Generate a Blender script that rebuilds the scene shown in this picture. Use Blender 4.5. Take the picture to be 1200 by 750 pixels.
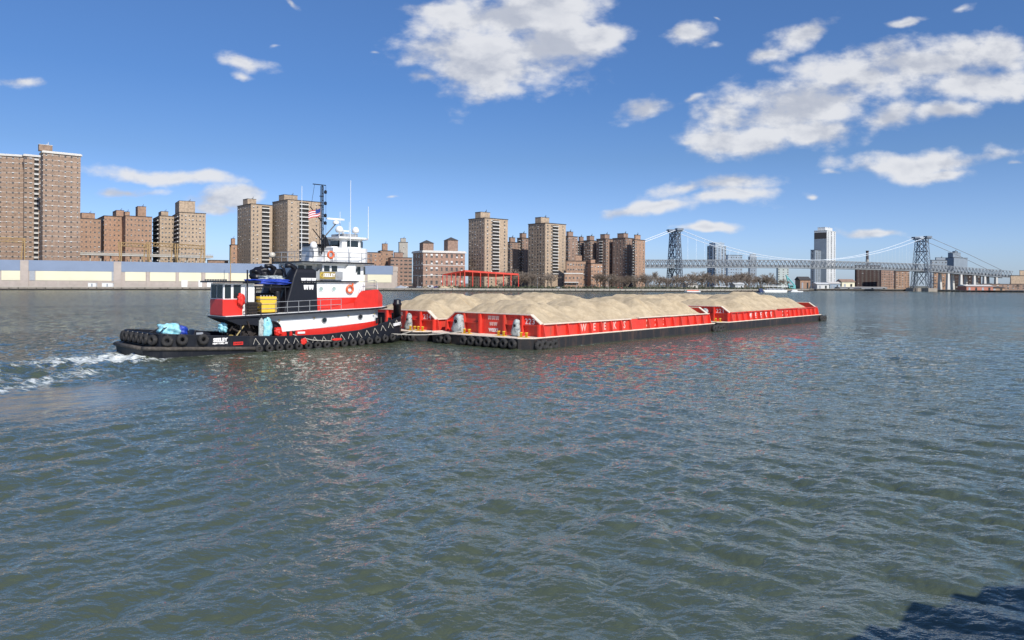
import bpy, bmesh, math, random
import numpy as np
from mathutils import Vector, Matrix, Euler
R = math.radians
random.seed(7); np.random.seed(7)
S = bpy.context.scene
for o in list(bpy.data.objects): bpy.data.objects.remove(o)

# ---------------------------------------------------------------- camera
F, HC, HOR, ROLL = 870.0, 6.5, 332.0, R(.35)
cam = bpy.data.cameras.new('camera'); camo = bpy.data.objects.new('camera', cam)
S.collection.objects.link(camo)
cam.sensor_width = 36; cam.lens = 36*F/1200; cam.shift_y = -(375-HOR)/1200
cam.clip_start = .1; cam.clip_end = 20000
camo.location = (0, 0, HC)
camo.matrix_world = Matrix.Translation((0, 0, HC)) @ Matrix.Rotation(R(90), 4, 'X') @ Matrix.Rotation(ROLL, 4, 'Z')
S.camera = camo

# ---------------------------------------------------------------- light
SUN_ELEV, SUN_DIR = 40.0, Vector((.55, -.835, 0)).normalized()
sun = bpy.data.lights.new('sun', 'SUN'); suno = bpy.data.objects.new('sun', sun)
S.collection.objects.link(suno)
sun.energy = 4.8; sun.angle = R(.53); sun.color = (1, .95, .87)
sv = SUN_DIR*math.cos(R(SUN_ELEV)) + Vector((0, 0, math.sin(R(SUN_ELEV))))
suno.rotation_euler = sv.to_track_quat('Z', 'Y').to_euler()
S.view_settings.view_transform = 'Standard'; S.view_settings.look = 'None'
S.view_settings.exposure = 0.0; S.view_settings.gamma = 1
W = bpy.data.worlds.new("World"); S.world = W; W.use_nodes = True
nt = W.node_tree; N = nt.nodes; L = nt.links
bg = N['Background']; BGS = .1; bg.inputs[1].default_value = BGS
sky = N.new('ShaderNodeTexSky'); sky.sky_type = 'NISHITA'; sky.sun_disc = False
sky.sun_elevation = R(SUN_ELEV); sky.sun_rotation = math.atan2(SUN_DIR.x, SUN_DIR.y)
sky.altitude = 0; sky.air_density = 1.0; sky.dust_density = .35; sky.ozone_density = 2.2
tint = N.new('ShaderNodeMix'); tint.data_type = 'RGBA'; tint.blend_type = 'MULTIPLY'; tint.inputs[0].default_value = 1
tint.inputs[7].default_value = (.93, .95, 1.0, 1)
L.new(sky.outputs[0], tint.inputs[6])
tcz = N.new('ShaderNodeTexCoord'); spz = N.new('ShaderNodeSeparateXYZ'); L.new(tcz.outputs['Generated'], spz.inputs[0])
tr_ = N.new('ShaderNodeValToRGB'); L.new(spz.outputs[2], tr_.inputs[0])
TR = tr_.color_ramp.elements; TS = 1.5
TR[0].position = 0; TR[0].color = (.72/TS, .92/TS, 1.5/TS, 1); TR[1].position = .35; TR[1].color = (.58/TS, .83/TS, 1.19/TS, 1)
for p_, c_ in ((.05, (.72, .91, 1.45)), (.10, (.66, .83, 1.26)), (.16, (.58, .76, 1.08)), (.25, (.52, .76, 1.12))): TR.new(p_).color = tuple(v/TS for v in c_)+(1,)
tsc = N.new('ShaderNodeVectorMath'); tsc.operation = 'SCALE'; tsc.inputs['Scale'].default_value = TS; L.new(tr_.outputs[0], tsc.inputs[0]); L.new(tsc.outputs[0], tint.inputs[7])
# clouds: direction -> (x/y, z/y); one group gives the cloud density there
CL = [ # centre x, y, half width, half height (hundredths of the view), tilt
 (592,18,98,26,0),(575,70,95,36,-3),(640,55,60,40,0),(695,42,40,11,-6),(520,12,50,12,5),(640,5,70,22,0),(490,95,30,10,5),
 (800,37,28,11,-8),(835,50,20,8,10),(945,38,38,13,-20),(905,62,30,9,-10),
 (1080,72,120,28,-6),(1010,90,60,26,-15),(1150,95,75,20,-4),(1170,62,40,20,-4),(930,125,95,26,-6),(880,160,60,22,-6),(950,150,60,18,-4),(1040,132,48,16,-10),
 (1105,128,55,11,-6),(745,128,34,13,-8),(803,117,20,7,-10),(815,163,20,6,-10),(985,202,24,6,-8),(1090,186,95,13,-3),(1110,200,60,8,-3),(1190,194,26,8,-4),
 (800,222,52,9,-14),(870,212,60,12,-4),(765,245,66,7,-8),(850,232,80,10,-4),(880,228,50,11,0),
 (285,72,34,9,15),(290,88,18,8,20),(28,100,40,10,-4),
 (200,211,82,9,2),(150,228,44,7,-3),(262,235,44,11,-3),(248,248,30,6,0),
 (455,237,10,3,0),(830,268,40,4,0),(1015,270,38,5,-3),(1070,272,22,4,0),(330,57,10,4,-20),(345,8,16,5,30),(835,20,10,4,30),(440,68,12,4,5),(955,232,8,5,-20),(1120,8,24,6,-12),(1060,20,30,5,-10)]
g = bpy.data.node_groups.new('cloud_density', 'ShaderNodeTree')
g.interface.new_socket('P', in_out='INPUT', socket_type='NodeSocketVector')
g.interface.new_socket('D', in_out='OUTPUT', socket_type='NodeSocketFloat')
gi = g.nodes.new('NodeGroupInput'); go = g.nodes.new('NodeGroupOutput')
def gn(t, **k):
    n = g.nodes.new(t)
    for a, b in k.items(): setattr(n, a, b)
    return n
def gnoise(scale, detail, rough, sx=1, sy=1):
    m = gn('ShaderNodeMapping'); m.inputs['Scale'].default_value = (sx, sy, 1)
    n = gn('ShaderNodeTexNoise'); n.noise_dimensions = '2D'
    n.inputs['Scale'].default_value = scale; n.inputs['Detail'].default_value = detail; n.inputs['Roughness'].default_value = rough
    g.links.new(gi.outputs[0], m.inputs[0]); g.links.new(m.outputs[0], n.inputs['Vector']); return n
warp = gnoise(7, 3, .55, 1, 1.5)
ws = gn('ShaderNodeVectorMath', operation='SUBTRACT'); ws.inputs[1].default_value = (.5, .5, .5); g.links.new(warp.outputs['Color'], ws.inputs[0])
wm = gn('ShaderNodeVectorMath', operation='MULTIPLY'); wm.inputs[1].default_value = (.07, .035, 0); g.links.new(ws.outputs[0], wm.inputs[0])
wa = gn('ShaderNodeVectorMath', operation='ADD'); g.links.new(gi.outputs[0], wa.inputs[0]); g.links.new(wm.outputs[0], wa.inputs[1])
prev = None
for cx, cy, rx, ry, rot in CL:
    m = gn('ShaderNodeMapping', vector_type='TEXTURE')
    m.inputs['Location'].default_value = ((cx-600)/F, (HOR-cy)/F, 0)
    m.inputs['Rotation'].default_value = (0, 0, -R(rot)); m.inputs['Scale'].default_value = (1.25*rx/F, 1.3*ry/F, 1)
    if prev is None: g.links.new(wa.outputs[0], m.inputs[0])
    else:                                # chained, so that the renderer works through the clouds one after another
        ch_ = gn('ShaderNodeVectorMath', operation='MULTIPLY_ADD'); ch_.inputs[1].default_value = (1e-7, 1e-7, 0)
        g.links.new(prev, ch_.inputs[0]); g.links.new(wa.outputs[0], ch_.inputs[2]); g.links.new(ch_.outputs[0], m.inputs[0])
    ln = gn('ShaderNodeVectorMath', operation='LENGTH'); g.links.new(m.outputs[0], ln.inputs[0])
    lv_ = ln.outputs['Value']
    if ry <= 10:                          # small clouds are thin
        ad_ = gn('ShaderNodeMath', operation='ADD'); ad_.inputs[1].default_value = .18 if rx > 28 else .50; g.links.new(lv_, ad_.inputs[0]); lv_ = ad_.outputs[0]
    if prev is None: prev = lv_
    else:
        mn = gn('ShaderNodeMath', operation='SMOOTH_MIN'); mn.inputs[2].default_value = .2
        g.links.new(prev, mn.inputs[0]); g.links.new(lv_, mn.inputs[1]); prev = mn.outputs[0]
g.links.new(prev, go.inputs[0])
g2 = bpy.data.node_groups.new('cloud_billow', 'ShaderNodeTree')
g2.interface.new_socket('P', in_out='INPUT', socket_type='NodeSocketVector')
g2.interface.new_socket('D', in_out='OUTPUT', socket_type='NodeSocketFloat')
g = g2; gi = g.nodes.new('NodeGroupInput'); go = g.nodes.new('NodeGroupOutput')
n1 = gnoise(9, 7, .56, 1, 1.8); n2 = gnoise(30, 3, .5, 1, 1.6)
def gm(op, a, b):
    m = gn('ShaderNodeMath', operation=op)
    for i, v in enumerate((a, b)):
        if isinstance(v, (int, float)): m.inputs[i].default_value = v
        else: g.links.new(v, m.inputs[i])
    return m.outputs[0]
s1 = gm('MULTIPLY', gm('SUBTRACT', n1.outputs[0], .5), 2.3)
s2 = gm('MULTIPLY', gm('SUBTRACT', n2.outputs[0], .5), .5)
g.links.new(gm('ADD', s1, s2), go.inputs[0])
tc = N.new('ShaderNodeTexCoord'); sp = N.new('ShaderNodeSeparateXYZ'); L.new(tc.outputs['Generated'], sp.inputs[0])
def wmth(op, a, b=None, c=None, clamp=False):
    m = N.new('ShaderNodeMath'); m.operation = op; m.use_clamp = clamp
    for i, v in enumerate((a, b, c)):
        if v is None: continue
        if isinstance(v, (int, float)): m.inputs[i].default_value = v
        else: L.new(v, m.inputs[i])
    return m.outputs[0]
yy = wmth('MAXIMUM', sp.outputs[1], .08)
cb = N.new('ShaderNodeCombineXYZ'); L.new(wmth('DIVIDE', sp.outputs[0], yy), cb.inputs[0]); L.new(wmth('DIVIDE', sp.outputs[2], yy), cb.inputs[1])
qE = N.new('ShaderNodeGroup'); qE.node_tree = bpy.data.node_groups['cloud_density']; L.new(cb.outputs[0], qE.inputs[0])
base_d = wmth('SUBTRACT', .92, qE.outputs[0])
def dens(off):
    a = N.new('ShaderNodeVectorMath'); a.operation = 'ADD'; a.inputs[1].default_value = off; L.new(cb.outputs[0], a.inputs[0])
    q = N.new('ShaderNodeGroup'); q.node_tree = g2; L.new(a.outputs[0], q.inputs[0]); return wmth('ADD', base_d, q.outputs[0])
dA = dens((0, 0, 0)); dB = dens((.010, .034, 0))
def mr(v, a, b, c=0, e=1, kind='SMOOTHSTEP'):
    m = N.new('ShaderNodeMapRange'); m.interpolation_type = kind
    m.inputs[1].default_value = a; m.inputs[2].default_value = b; m.inputs[3].default_value = c; m.inputs[4].default_value = e
    L.new(v, m.inputs[0]); return m.outputs[0]
alpha = wmth('MULTIPLY', wmth('MULTIPLY', mr(dA, -.16, .62), mr(sp.outputs[1], .1, .3)), mr(sp.outputs[2], .02, .07))
alpha = wmth('MULTIPLY', alpha, .93)
diff = wmth('SUBTRACT', dB, dA)
shade = wmth('ADD', wmth('MULTIPLY', mr(diff, -.38, .42), .66), wmth('MULTIPLY', mr(dA, .45, 1.5), .38), clamp=True)
cr = N.new('ShaderNodeValToRGB'); L.new(shade, cr.inputs[0])
K = 1/BGS
e = cr.color_ramp.elements; e[0].position = .1; e[1].position = .95
e[0].color = (.80, .81, .84, 1); e[1].color = (.40, .44, .54, 1)
cs = N.new('ShaderNodeVectorMath'); cs.operation = 'SCALE'; cs.inputs['Scale'].default_value = K; L.new(cr.outputs[0], cs.inputs[0])
mx = N.new('ShaderNodeMix'); mx.data_type = 'RGBA'; L.new(alpha, mx.inputs[0]); L.new(tint.outputs[2], mx.inputs[6]); L.new(cs.outputs[0], mx.inputs[7])
L.new(mx.outputs[2], bg.inputs[0])

# ---------------------------------------------------------------- helpers
def ray(px, py):
    dx, dy = px-600, py-375
    a = dx*math.cos(ROLL)+dy*math.sin(ROLL); b = dy*math.cos(ROLL)-dx*math.sin(ROLL)
    return a/F, -(b-(HOR-375))/F
def at(px, py, Y):                       # a point of the place seen at this spot, Y metres away
    k, m = ray(px, py); return Vector((k*Y, Y, HC+m*Y))
def gx(px, Y): return ray(px, 320)[0]*Y
col = S.collection
def tag(o, label=None, cat=None, group=None, kind=None):
    if label: o['label'] = label
    if cat: o['category'] = cat
    if group: o['group'] = group
    if kind: o['kind'] = kind
    return o
def empty(name, loc=(0, 0, 0), rz=0.0, label=None, cat=None, group=None):
    o = bpy.data.objects.new(name, None); col.objects.link(o); o.empty_display_size = .1
    o.location = loc; o.rotation_euler = (0, 0, rz); return tag(o, label, cat, group)
def copy_tree(o, parent=None):
    c = o.copy(); col.objects.link(c); c.parent = parent
    for ch in o.children: copy_tree(ch, c)
    return c
class MB:
    def __init__(s): s.v = []; s.f = []; s.m = []; s.cur = 0
    def add(s, vs, fs):
        n = len(s.v); s.v += [tuple(p) for p in vs]; s.f += [tuple(i+n for i in q) for q in fs]; s.m += [s.cur]*len(fs); return s
    def box(s, x0, x1, y0, y1, z0, z1):
        return s.add([(x0,y0,z0),(x1,y0,z0),(x1,y1,z0),(x0,y1,z0),(x0,y0,z1),(x1,y0,z1),(x1,y1,z1),(x0,y1,z1)],
                     [(0,3,2,1),(4,5,6,7),(0,1,5,4),(1,2,6,5),(2,3,7,6),(3,0,4,7)])
    def prism(s, pts, z0, z1):           # outline in xy, counter-clockwise
        n = len(pts)
        return s.add([(x,y,z0) for x,y in pts]+[(x,y,z1) for x,y in pts],
                     [tuple(range(n-1,-1,-1)), tuple(range(n,2*n))]+[(i,(i+1)%n,n+(i+1)%n,n+i) for i in range(n)])
    def prism_y(s, pts, y0, y1):         # outline in xz
        n = len(pts)
        return s.add([(x,y0,z) for x,z in pts]+[(x,y1,z) for x,z in pts],
                     [tuple(range(n)), tuple(range(2*n-1,n-1,-1))]+[(i,n+i,n+(i+1)%n,(i+1)%n) for i in range(n)])
    def prism_x(s, pts, x0, x1):         # outline in yz
        n = len(pts)
        return s.add([(x0,y,z) for y,z in pts]+[(x1,y,z) for y,z in pts],
                     [tuple(range(n-1,-1,-1)), tuple(range(n,2*n))]+[(i,(i+1)%n,n+(i+1)%n,n+i) for i in range(n)])
    def tube(s, pts, r, n=8, r2=None, cap=True):
        pts = [Vector(p) for p in pts]; vs = []; fs = []; m = len(pts)
        for i, p in enumerate(pts):
            t = (pts[min(i+1, m-1)]-pts[max(i-1, 0)]).normalized()
            a = t.cross(Vector((0, 0, 1)) if abs(t.z) < .95 else Vector((1, 0, 0))).normalized(); b = t.cross(a)
            rr = r if r2 is None else r+(r2-r)*i/(m-1)
            if isinstance(r, (list, tuple)): rr = r[i]
            for k in range(n):
                th = 2*math.pi*k/n; vs.append(p+a*math.cos(th)*rr+b*math.sin(th)*rr)
        for i in range(m-1):
            for k in range(n):
                fs.append((i*n+k, i*n+(k+1) % n, (i+1)*n+(k+1) % n, (i+1)*n+k))
        if cap: fs += [tuple(range(n-1, -1, -1)), tuple(range((m-1)*n, m*n))]
        return s.add(vs, fs)
    def lathe(s, prof, c=(0, 0, 0), n=16, axis='z'):
        vs = []; fs = []; m = len(prof)
        for r, h in prof:
            for k in range(n):
                th = 2*math.pi*k/n; a, b = r*math.cos(th), r*math.sin(th)
                p = (a, b, h) if axis == 'z' else (h, a, b) if axis == 'x' else (b, h, a)
                vs.append((p[0]+c[0], p[1]+c[1], p[2]+c[2]))
        for i in range(m-1):
            for k in range(n): fs.append((i*n+k, i*n+(k+1) % n, (i+1)*n+(k+1) % n, (i+1)*n+k))
        fs += [tuple(range(n-1, -1, -1)), tuple(range((m-1)*n, m*n))]
        return s.add(vs, fs)
    def torus(s, c, Rr, r, axis='y', n=18, k=8):
        vs = []; fs = []
        for i in range(n):
            a = 2*math.pi*i/n
            for j in range(k):
                b = 2*math.pi*j/k; q = Rr+r*math.cos(b); h = r*math.sin(b)*1.15
                p = {'y': (q*math.cos(a), h, q*math.sin(a)), 'x': (h, q*math.cos(a), q*math.sin(a)), 'z': (q*math.cos(a), q*math.sin(a), h)}[axis]
                vs.append((p[0]+c[0], p[1]+c[1], p[2]+c[2]))
        for i in range(n):
            for j in range(k): fs.append((i*k+j, i*k+(j+1) % k, ((i+1) % n)*k+(j+1) % k, ((i+1) % n)*k+j))
        return s.add(vs, fs)
    def mesh(s, name, mats, smooth=False):
        me = bpy.data.meshes.new(name); me.from_pydata(s.v, [], s.f)
        if not isinstance(mats, (list, tuple)): mats = [mats]
        for m in mats: me.materials.append(m)
        if len(mats) > 1: me.polygons.foreach_set('material_index', s.m)
        bm = bmesh.new(); bm.from_mesh(me); bmesh.ops.recalc_face_normals(bm, faces=bm.faces); bm.to_mesh(me); bm.free()
        if smooth: me.polygons.foreach_set('use_smooth', [True]*len(me.polygons))
        me.update(); return me
    def build(s, name, mats, parent=None, smooth=False, bevel=0):
        o = bpy.data.objects.new(name, s.mesh(name, mats, smooth)); col.objects.link(o)
        if parent: o.parent = parent
        if bevel:
            b = o.modifiers.new('bevel', 'BEVEL'); b.width = bevel; b.segments = 2; b.limit_method = 'ANGLE'
        return o
def inst(me, name, parent, loc=(0, 0, 0), rot=(0, 0, 0), sc=None):
    o = bpy.data.objects.new(name, me); col.objects.link(o); o.parent = parent; o.location = loc; o.rotation_euler = rot
    if sc: o.scale = sc
    return o
def text(st, size, mat, parent, loc, rot, name='lettering', bold=.0, sx=1.0, depth=.012, align='CENTER', spacing=1.0):
    cu = bpy.data.curves.new('txt', 'FONT'); cu.body = st; cu.size = size; cu.align_x = align; cu.align_y = 'CENTER'
    cu.extrude = depth; cu.offset = bold; cu.resolution_u = 2; cu.space_character = spacing
    t = bpy.data.objects.new('txt', cu); col.objects.link(t)
    dg = bpy.context.evaluated_depsgraph_get(); dg.update()
    me = bpy.data.meshes.new_from_object(t.evaluated_get(dg)); me.materials.clear(); me.materials.append(mat)
    bpy.data.objects.remove(t); bpy.data.curves.remove(cu)
    o = bpy.data.objects.new(name, me); col.objects.link(o); o.parent = parent; o.location = loc; o.rotation_euler = rot; o.scale = (sx, 1, 1)
    return o

# ---------------------------------------------------------------- materials
def mat(name, c, rough=.6, metal=0, var=.12, scale=1.5, bump=0.0, c2=None, streak=0, thr=(.45, .75), spec=None, bscale=None, brick=None, amt=.85):
    m = bpy.data.materials.new(name); m.use_nodes = True; t = m.node_tree; n = t.nodes; l = t.links
    p = n['Principled BSDF']; p.inputs['Roughness'].default_value = rough; p.inputs['Metallic'].default_value = metal
    if spec is not None: p.inputs['Specular IOR Level'].default_value = spec
    tc = n.new('ShaderNodeTexCoord'); mp = n.new('ShaderNodeMapping'); l.new(tc.outputs['Object'], mp.inputs[0])
    ns = n.new('ShaderNodeTexNoise'); ns.inputs['Scale'].default_value = scale; ns.inputs['Detail'].default_value = 6; ns.inputs['Roughness'].default_value = .65
    l.new(mp.outputs[0], ns.inputs['Vector'])
    rp = n.new('ShaderNodeValToRGB'); l.new(ns.outputs[0], rp.inputs[0])
    rp.color_ramp.elements[0].position = .3; rp.color_ramp.elements[1].position = .7
    rp.color_ramp.elements[0].color = tuple(x*(1-var) for x in c)+(1,); rp.color_ramp.elements[1].color = tuple(min(1, x*(1+var)) for x in c)+(1,)
    out = rp.outputs[0]
    if brick:
        bk = n.new('ShaderNodeTexNoise'); bk.inputs['Scale'].default_value = brick; bk.inputs['Detail'].default_value = 2
        l.new(tc.outputs['Object'], bk.inputs['Vector'])
        a = n.new('ShaderNodeMix'); a.data_type = 'RGBA'; a.blend_type = 'MULTIPLY'; a.inputs[0].default_value = 1
        r3 = n.new('ShaderNodeValToRGB'); l.new(bk.outputs[0], r3.inputs[0]); r3.color_ramp.elements[0].position = .3; r3.color_ramp.elements[1].position = .7
        r3.color_ramp.elements[0].color = (.72, .70, .70, 1); r3.color_ramp.elements[1].color = (1.15, 1.12, 1.1, 1)
        l.new(out, a.inputs[6]); l.new(r3.outputs[0], a.inputs[7]); out = a.outputs[2]
    if c2:
        m2 = n.new('ShaderNodeMapping'); l.new(tc.outputs['Object'], m2.inputs[0])
        m2.inputs['Scale'].default_value = (1, 1, .15) if streak else (1, 1, 1)
        n2 = n.new('ShaderNodeTexNoise'); n2.inputs['Scale'].default_value = scale*(2.2 if streak else .9); n2.inputs['Detail'].default_value = 8; n2.inputs['Roughness'].default_value = .7
        l.new(m2.outputs[0], n2.inputs['Vector'])
        r2 = n.new('ShaderNodeValToRGB'); l.new(n2.outputs[0], r2.inputs[0]); r2.color_ramp.elements[0].position = thr[0]; r2.color_ramp.elements[1].position = thr[1]
        r2.color_ramp.elements[1].color = (amt,)*3+(1,)
        mxx = n.new('ShaderNodeMix'); mxx.data_type = 'RGBA'; l.new(r2.outputs[0], mxx.inputs[0]); l.new(out, mxx.inputs[6]); mxx.inputs[7].default_value = tuple(c2)+(1,)
        out = mxx.outputs[2]
    l.new(out, p.inputs['Base Color'])
    if bump:
        nb = n.new('ShaderNodeTexNoise'); nb.inputs['Scale'].default_value = bscale or scale*6; nb.inputs['Detail'].default_value = 5; l.new(tc.outputs['Object'], nb.inputs['Vector'])
        b = n.new('ShaderNodeBump'); b.inputs['Strength'].default_value = bump; b.inputs['Distance'].default_value = .05; l.new(nb.outputs[0], b.inputs['Height']); l.new(b.outputs[0], p.inputs['Normal'])
    return m
M = {}
M['hullblack'] = mat('hull_black_paint', (.008, .010, .016), .5, spec=.3, c2=(.06, .055, .05), streak=1, thr=(.52, .8), bump=.25, amt=.6)
M['bargeblack'] = mat('barge_black_paint', (.016, .015, .016), .6, c2=(.13, .07, .045), streak=1, scale=.6, thr=(.50, .78), bump=.4)
M['black'] = mat('black_enamel', (.007, .007, .011), .42, bump=.1)
M['rubber'] = mat('tyre_rubber', (.022, .021, .021), .8, scale=4, c2=(.09, .08, .07), thr=(.5, .8), bump=.6)
M['woodfend'] = mat('worn_fender', (.055, .048, .042), .85, scale=3, c2=(.16, .14, .115), thr=(.45, .75), bump=.7)
M['white'] = mat('white_paint', (.80, .80, .78), .4, var=.04, c2=(.42, .30, .20), streak=1, thr=(.62, .9), amt=.45)
M['red'] = mat('red_paint', (.66, .028, .018), .4, var=.10, c2=(.30, .05, .03), streak=1, thr=(.56, .9), bump=.05, amt=.5)
M['bargered'] = mat('barge_red_paint', (.72, .042, .026), .5, var=.2, scale=.5, c2=(.26, .085, .055), streak=1, thr=(.44, .72), bump=.4, amt=.75)
M['dusty'] = mat('sand_dusted_steel', (.74, .62, .50), .85, scale=2, c2=(.60, .14, .10), thr=(.60, .74), bump=.3)
M['sand'] = mat('sand', (.52, .42, .28), .95, var=.14, scale=.9, c2=(.40, .315, .205), thr=(.44, .62), bump=.9, bscale=6, spec=.15)
M['deck'] = mat('dark_deck', (.10, .085, .075), .8, c2=(.22, .14, .09), bump=.3)
M['glass'] = mat('dark_glass', (.02, .03, .035), .08, var=.1)
M['farglass'] = mat('window_glass', (.085, .08, .075), .2, var=.5, scale=.25)
M['yellow'] = mat('yellow_plastic', (.80, .50, .045), .45, var=.06, c2=(.45, .30, .06), thr=(.6, .8))
M['bluetarp'] = mat('blue_tarp', (.015, .05, .36), .5, var=.3, scale=2.5, bump=.8, bscale=5)
M['cyantarp'] = mat('light_blue_tarp', (.22, .60, .70), .6, var=.2, scale=3, c2=(.50, .72, .76), thr=(.4, .7), bump=.8, bscale=7)
M['greycover'] = mat('grey_canvas', (.42, .45, .43), .85, var=.25, scale=3, c2=(.08, .11, .13), thr=(.50, .60), bump=.8, bscale=8)
M['orange'] = mat('orange_ring', (.75, .13, .035), .5)
M['lettering'] = mat('white_lettering', (.82, .80, .78), .5, var=.05)
M['fadedlet'] = mat('faded_lettering', (.74, .46, .40), .6, var=.2, c2=(.60, .08, .06), thr=(.50, .80), scale=6)
M['gold'] = mat('gold_board', (.30, .22, .06), .5)
M['steel'] = mat('grey_steel', (.33, .34, .35), .5, metal=.2, c2=(.20, .12, .08), thr=(.55, .8))
M['greypaint_shade'] = mat('grey_paint_and_shade', (.33, .35, .38), .5)
M['rope'] = mat('rope', (.45, .42, .36), .9, scale=8, var=.3)
M['rust'] = mat('rusty_machinery', (.028, .022, .02), .8, scale=3, c2=(.16, .10, .06), thr=(.55, .75), bump=.8)
M['tanconc'] = mat('pale_concrete', (.42, .39, .34), .85, scale=.3, c2=(.28, .25, .21), streak=1)
M['quay'] = mat('quay_concrete', (.30, .265, .225), .9, scale=.2, c2=(.15, .13, .11), streak=1, bump=.4)
M['darkpile'] = mat('dark_piles', (.03, .027, .024), .8, scale=1)
M['cream'] = mat('cream_cladding', (.68, .64, .47), .6, var=.04, scale=.1)
M['blueband'] = mat('slate_blue_cladding', (.19, .245, .35), .5, var=.06, scale=.1)
M['shedbase'] = mat('tan_masonry', (.42, .36, .32), .85, var=.1, scale=.3)
M['brickA'] = mat('brown_brick', (.31, .22, .16), .9, scale=.06, brick=.5)
M['brickR'] = mat('red_brick', (.40, .25, .17), .9, scale=.06, brick=.6)
M['brickRB'] = mat('red_brown_brick', (.37, .24, .165), .9, scale=.06, brick=.6)
M['brickT'] = mat('tan_brick', (.43, .335, .24), .9, scale=.05, brick=.6)
M['brickD'] = mat('plum_brick', (.31, .215, .165), .9, scale=.05, brick=.6)
M['brickB'] = mat('old_brick', (.34, .225, .17), .9, scale=.1, brick=.8)
M['bright_red'] = mat('bright_red_steel', (.62, .055, .03), .5, scale=.2)
M['gantry'] = mat('ochre_steel', (.42, .28, .13), .6, scale=.3)
M['roofdark'] = mat('dark_roof', (.06, .055, .055), .9)
M['balc'] = mat('balcony_shade_panel', (.035, .032, .03), .9)
M['balslab'] = mat('balcony_slab', (.58, .56, .52), .8)
M['whitewin'] = mat('window_blind', (.62, .62, .60), .5)
M['bridge'] = mat('bridge_steel', (.25, .27, .29), .6, scale=.1, c2=(.17, .19, .21), thr=(.4, .7))
M['towersteel'] = mat('tower_steel', (.17, .20, .24), .6, scale=.1)
M['cable'] = mat('pale_cable', (.62, .68, .74), .5)
M['bark'] = mat('bare_branches', (.20, .155, .12), .95, scale=.5, var=.25)
M['bark2'] = mat('grey_branches', (.25, .205, .165), .95, scale=.5, var=.25)
M['bush'] = mat('scrub', (.075, .085, .05), .95, scale=.5, var=.4)
M['land'] = mat('riverside_ground', (.17, .15, .12), .95, scale=.05, c2=(.09, .10, .055), thr=(.4, .6))
M['bluegl'] = mat('blue_glass_wall', (.30, .37, .44), .3, scale=.1)
M['whiteconc'] = mat('white_tower_cladding', (.62, .63, .62), .6, scale=.1)
M['greygl'] = mat('grey_glass_wall', (.25, .29, .33), .3, scale=.1)
M['turq'] = mat('turquoise_paint', (.16, .47, .47), .5)
M['green'] = mat('green_canvas', (.03, .26, .17), .6)
M['darkbrick'] = mat('dark_refinery_brick', (.055, .035, .032), .9, scale=.1, brick=.5)
M['wood'] = mat('pier_planks', (.25, .20, .15), .85, scale=2, bump=.4)
M['navy'] = mat('navy_paint', (.03, .05, .13), .4)
M['flagred'] = mat('flag_red', (.5, .04, .05), .8); M['flagwhite'] = mat('flag_white', (.75, .75, .75), .8); M['flagblue'] = mat('flag_blue', (.02, .04, .2), .8)

# ---------------------------------------------------------------- river
TUG_O = Vector((-33.0, 65.65, 0)); TH = math.atan2(.715, .70)
def fft_tile(Lm, n, lmin, lmax, wdir, spread, rms, seed, power=4.0):
    rng = np.random.default_rng(seed)
    k1 = np.fft.fftfreq(n, Lm/n)*2*np.pi; kx, ky = np.meshgrid(k1, k1, indexing='ij'); k = np.hypot(kx, ky); k[0, 0] = 1
    lam = 2*np.pi/k
    P = k**(-power); P *= 1/(1+np.exp((lmin-lam)/(.12*lmin)))*1/(1+np.exp((lam-lmax)/(.2*lmax)))
    c = (kx*np.cos(wdir)+ky*np.sin(wdir))/k; P *= np.abs(c)**spread*.95+.05; P[0, 0] = 0
    H = np.sqrt(P)*(rng.standard_normal((n, n))+1j*rng.standard_normal((n, n)))
    h = np.fft.ifft2(H); sc = rms/np.std(h.real)
    dx = np.fft.ifft2(1j*kx/k*H).real*sc; dy = np.fft.ifft2(1j*ky/k*H).real*sc
    return Lm, n, np.stack([h.real*sc, dx, dy], -1).astype(np.float32)
def sample(T, x, y):
    Lm, n, a = T; u = (x/Lm*n); v = (y/Lm*n); i = np.floor(u).astype(int); j = np.floor(v).astype(int)
    fu = (u-i)[..., None]; fv = (v-j)[..., None]; i %= n; j %= n; i1 = (i+1) % n; j1 = (j+1) % n
    return a[i, j]*(1-fu)*(1-fv)+a[i1, j]*fu*(1-fv)+a[i, j1]*(1-fu)*fv+a[i1, j1]*fu*fv
def sstep(a, b, x): t = np.clip((x-a)/(b-a), 0, 1); return t*t*(3-2*t)
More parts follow.
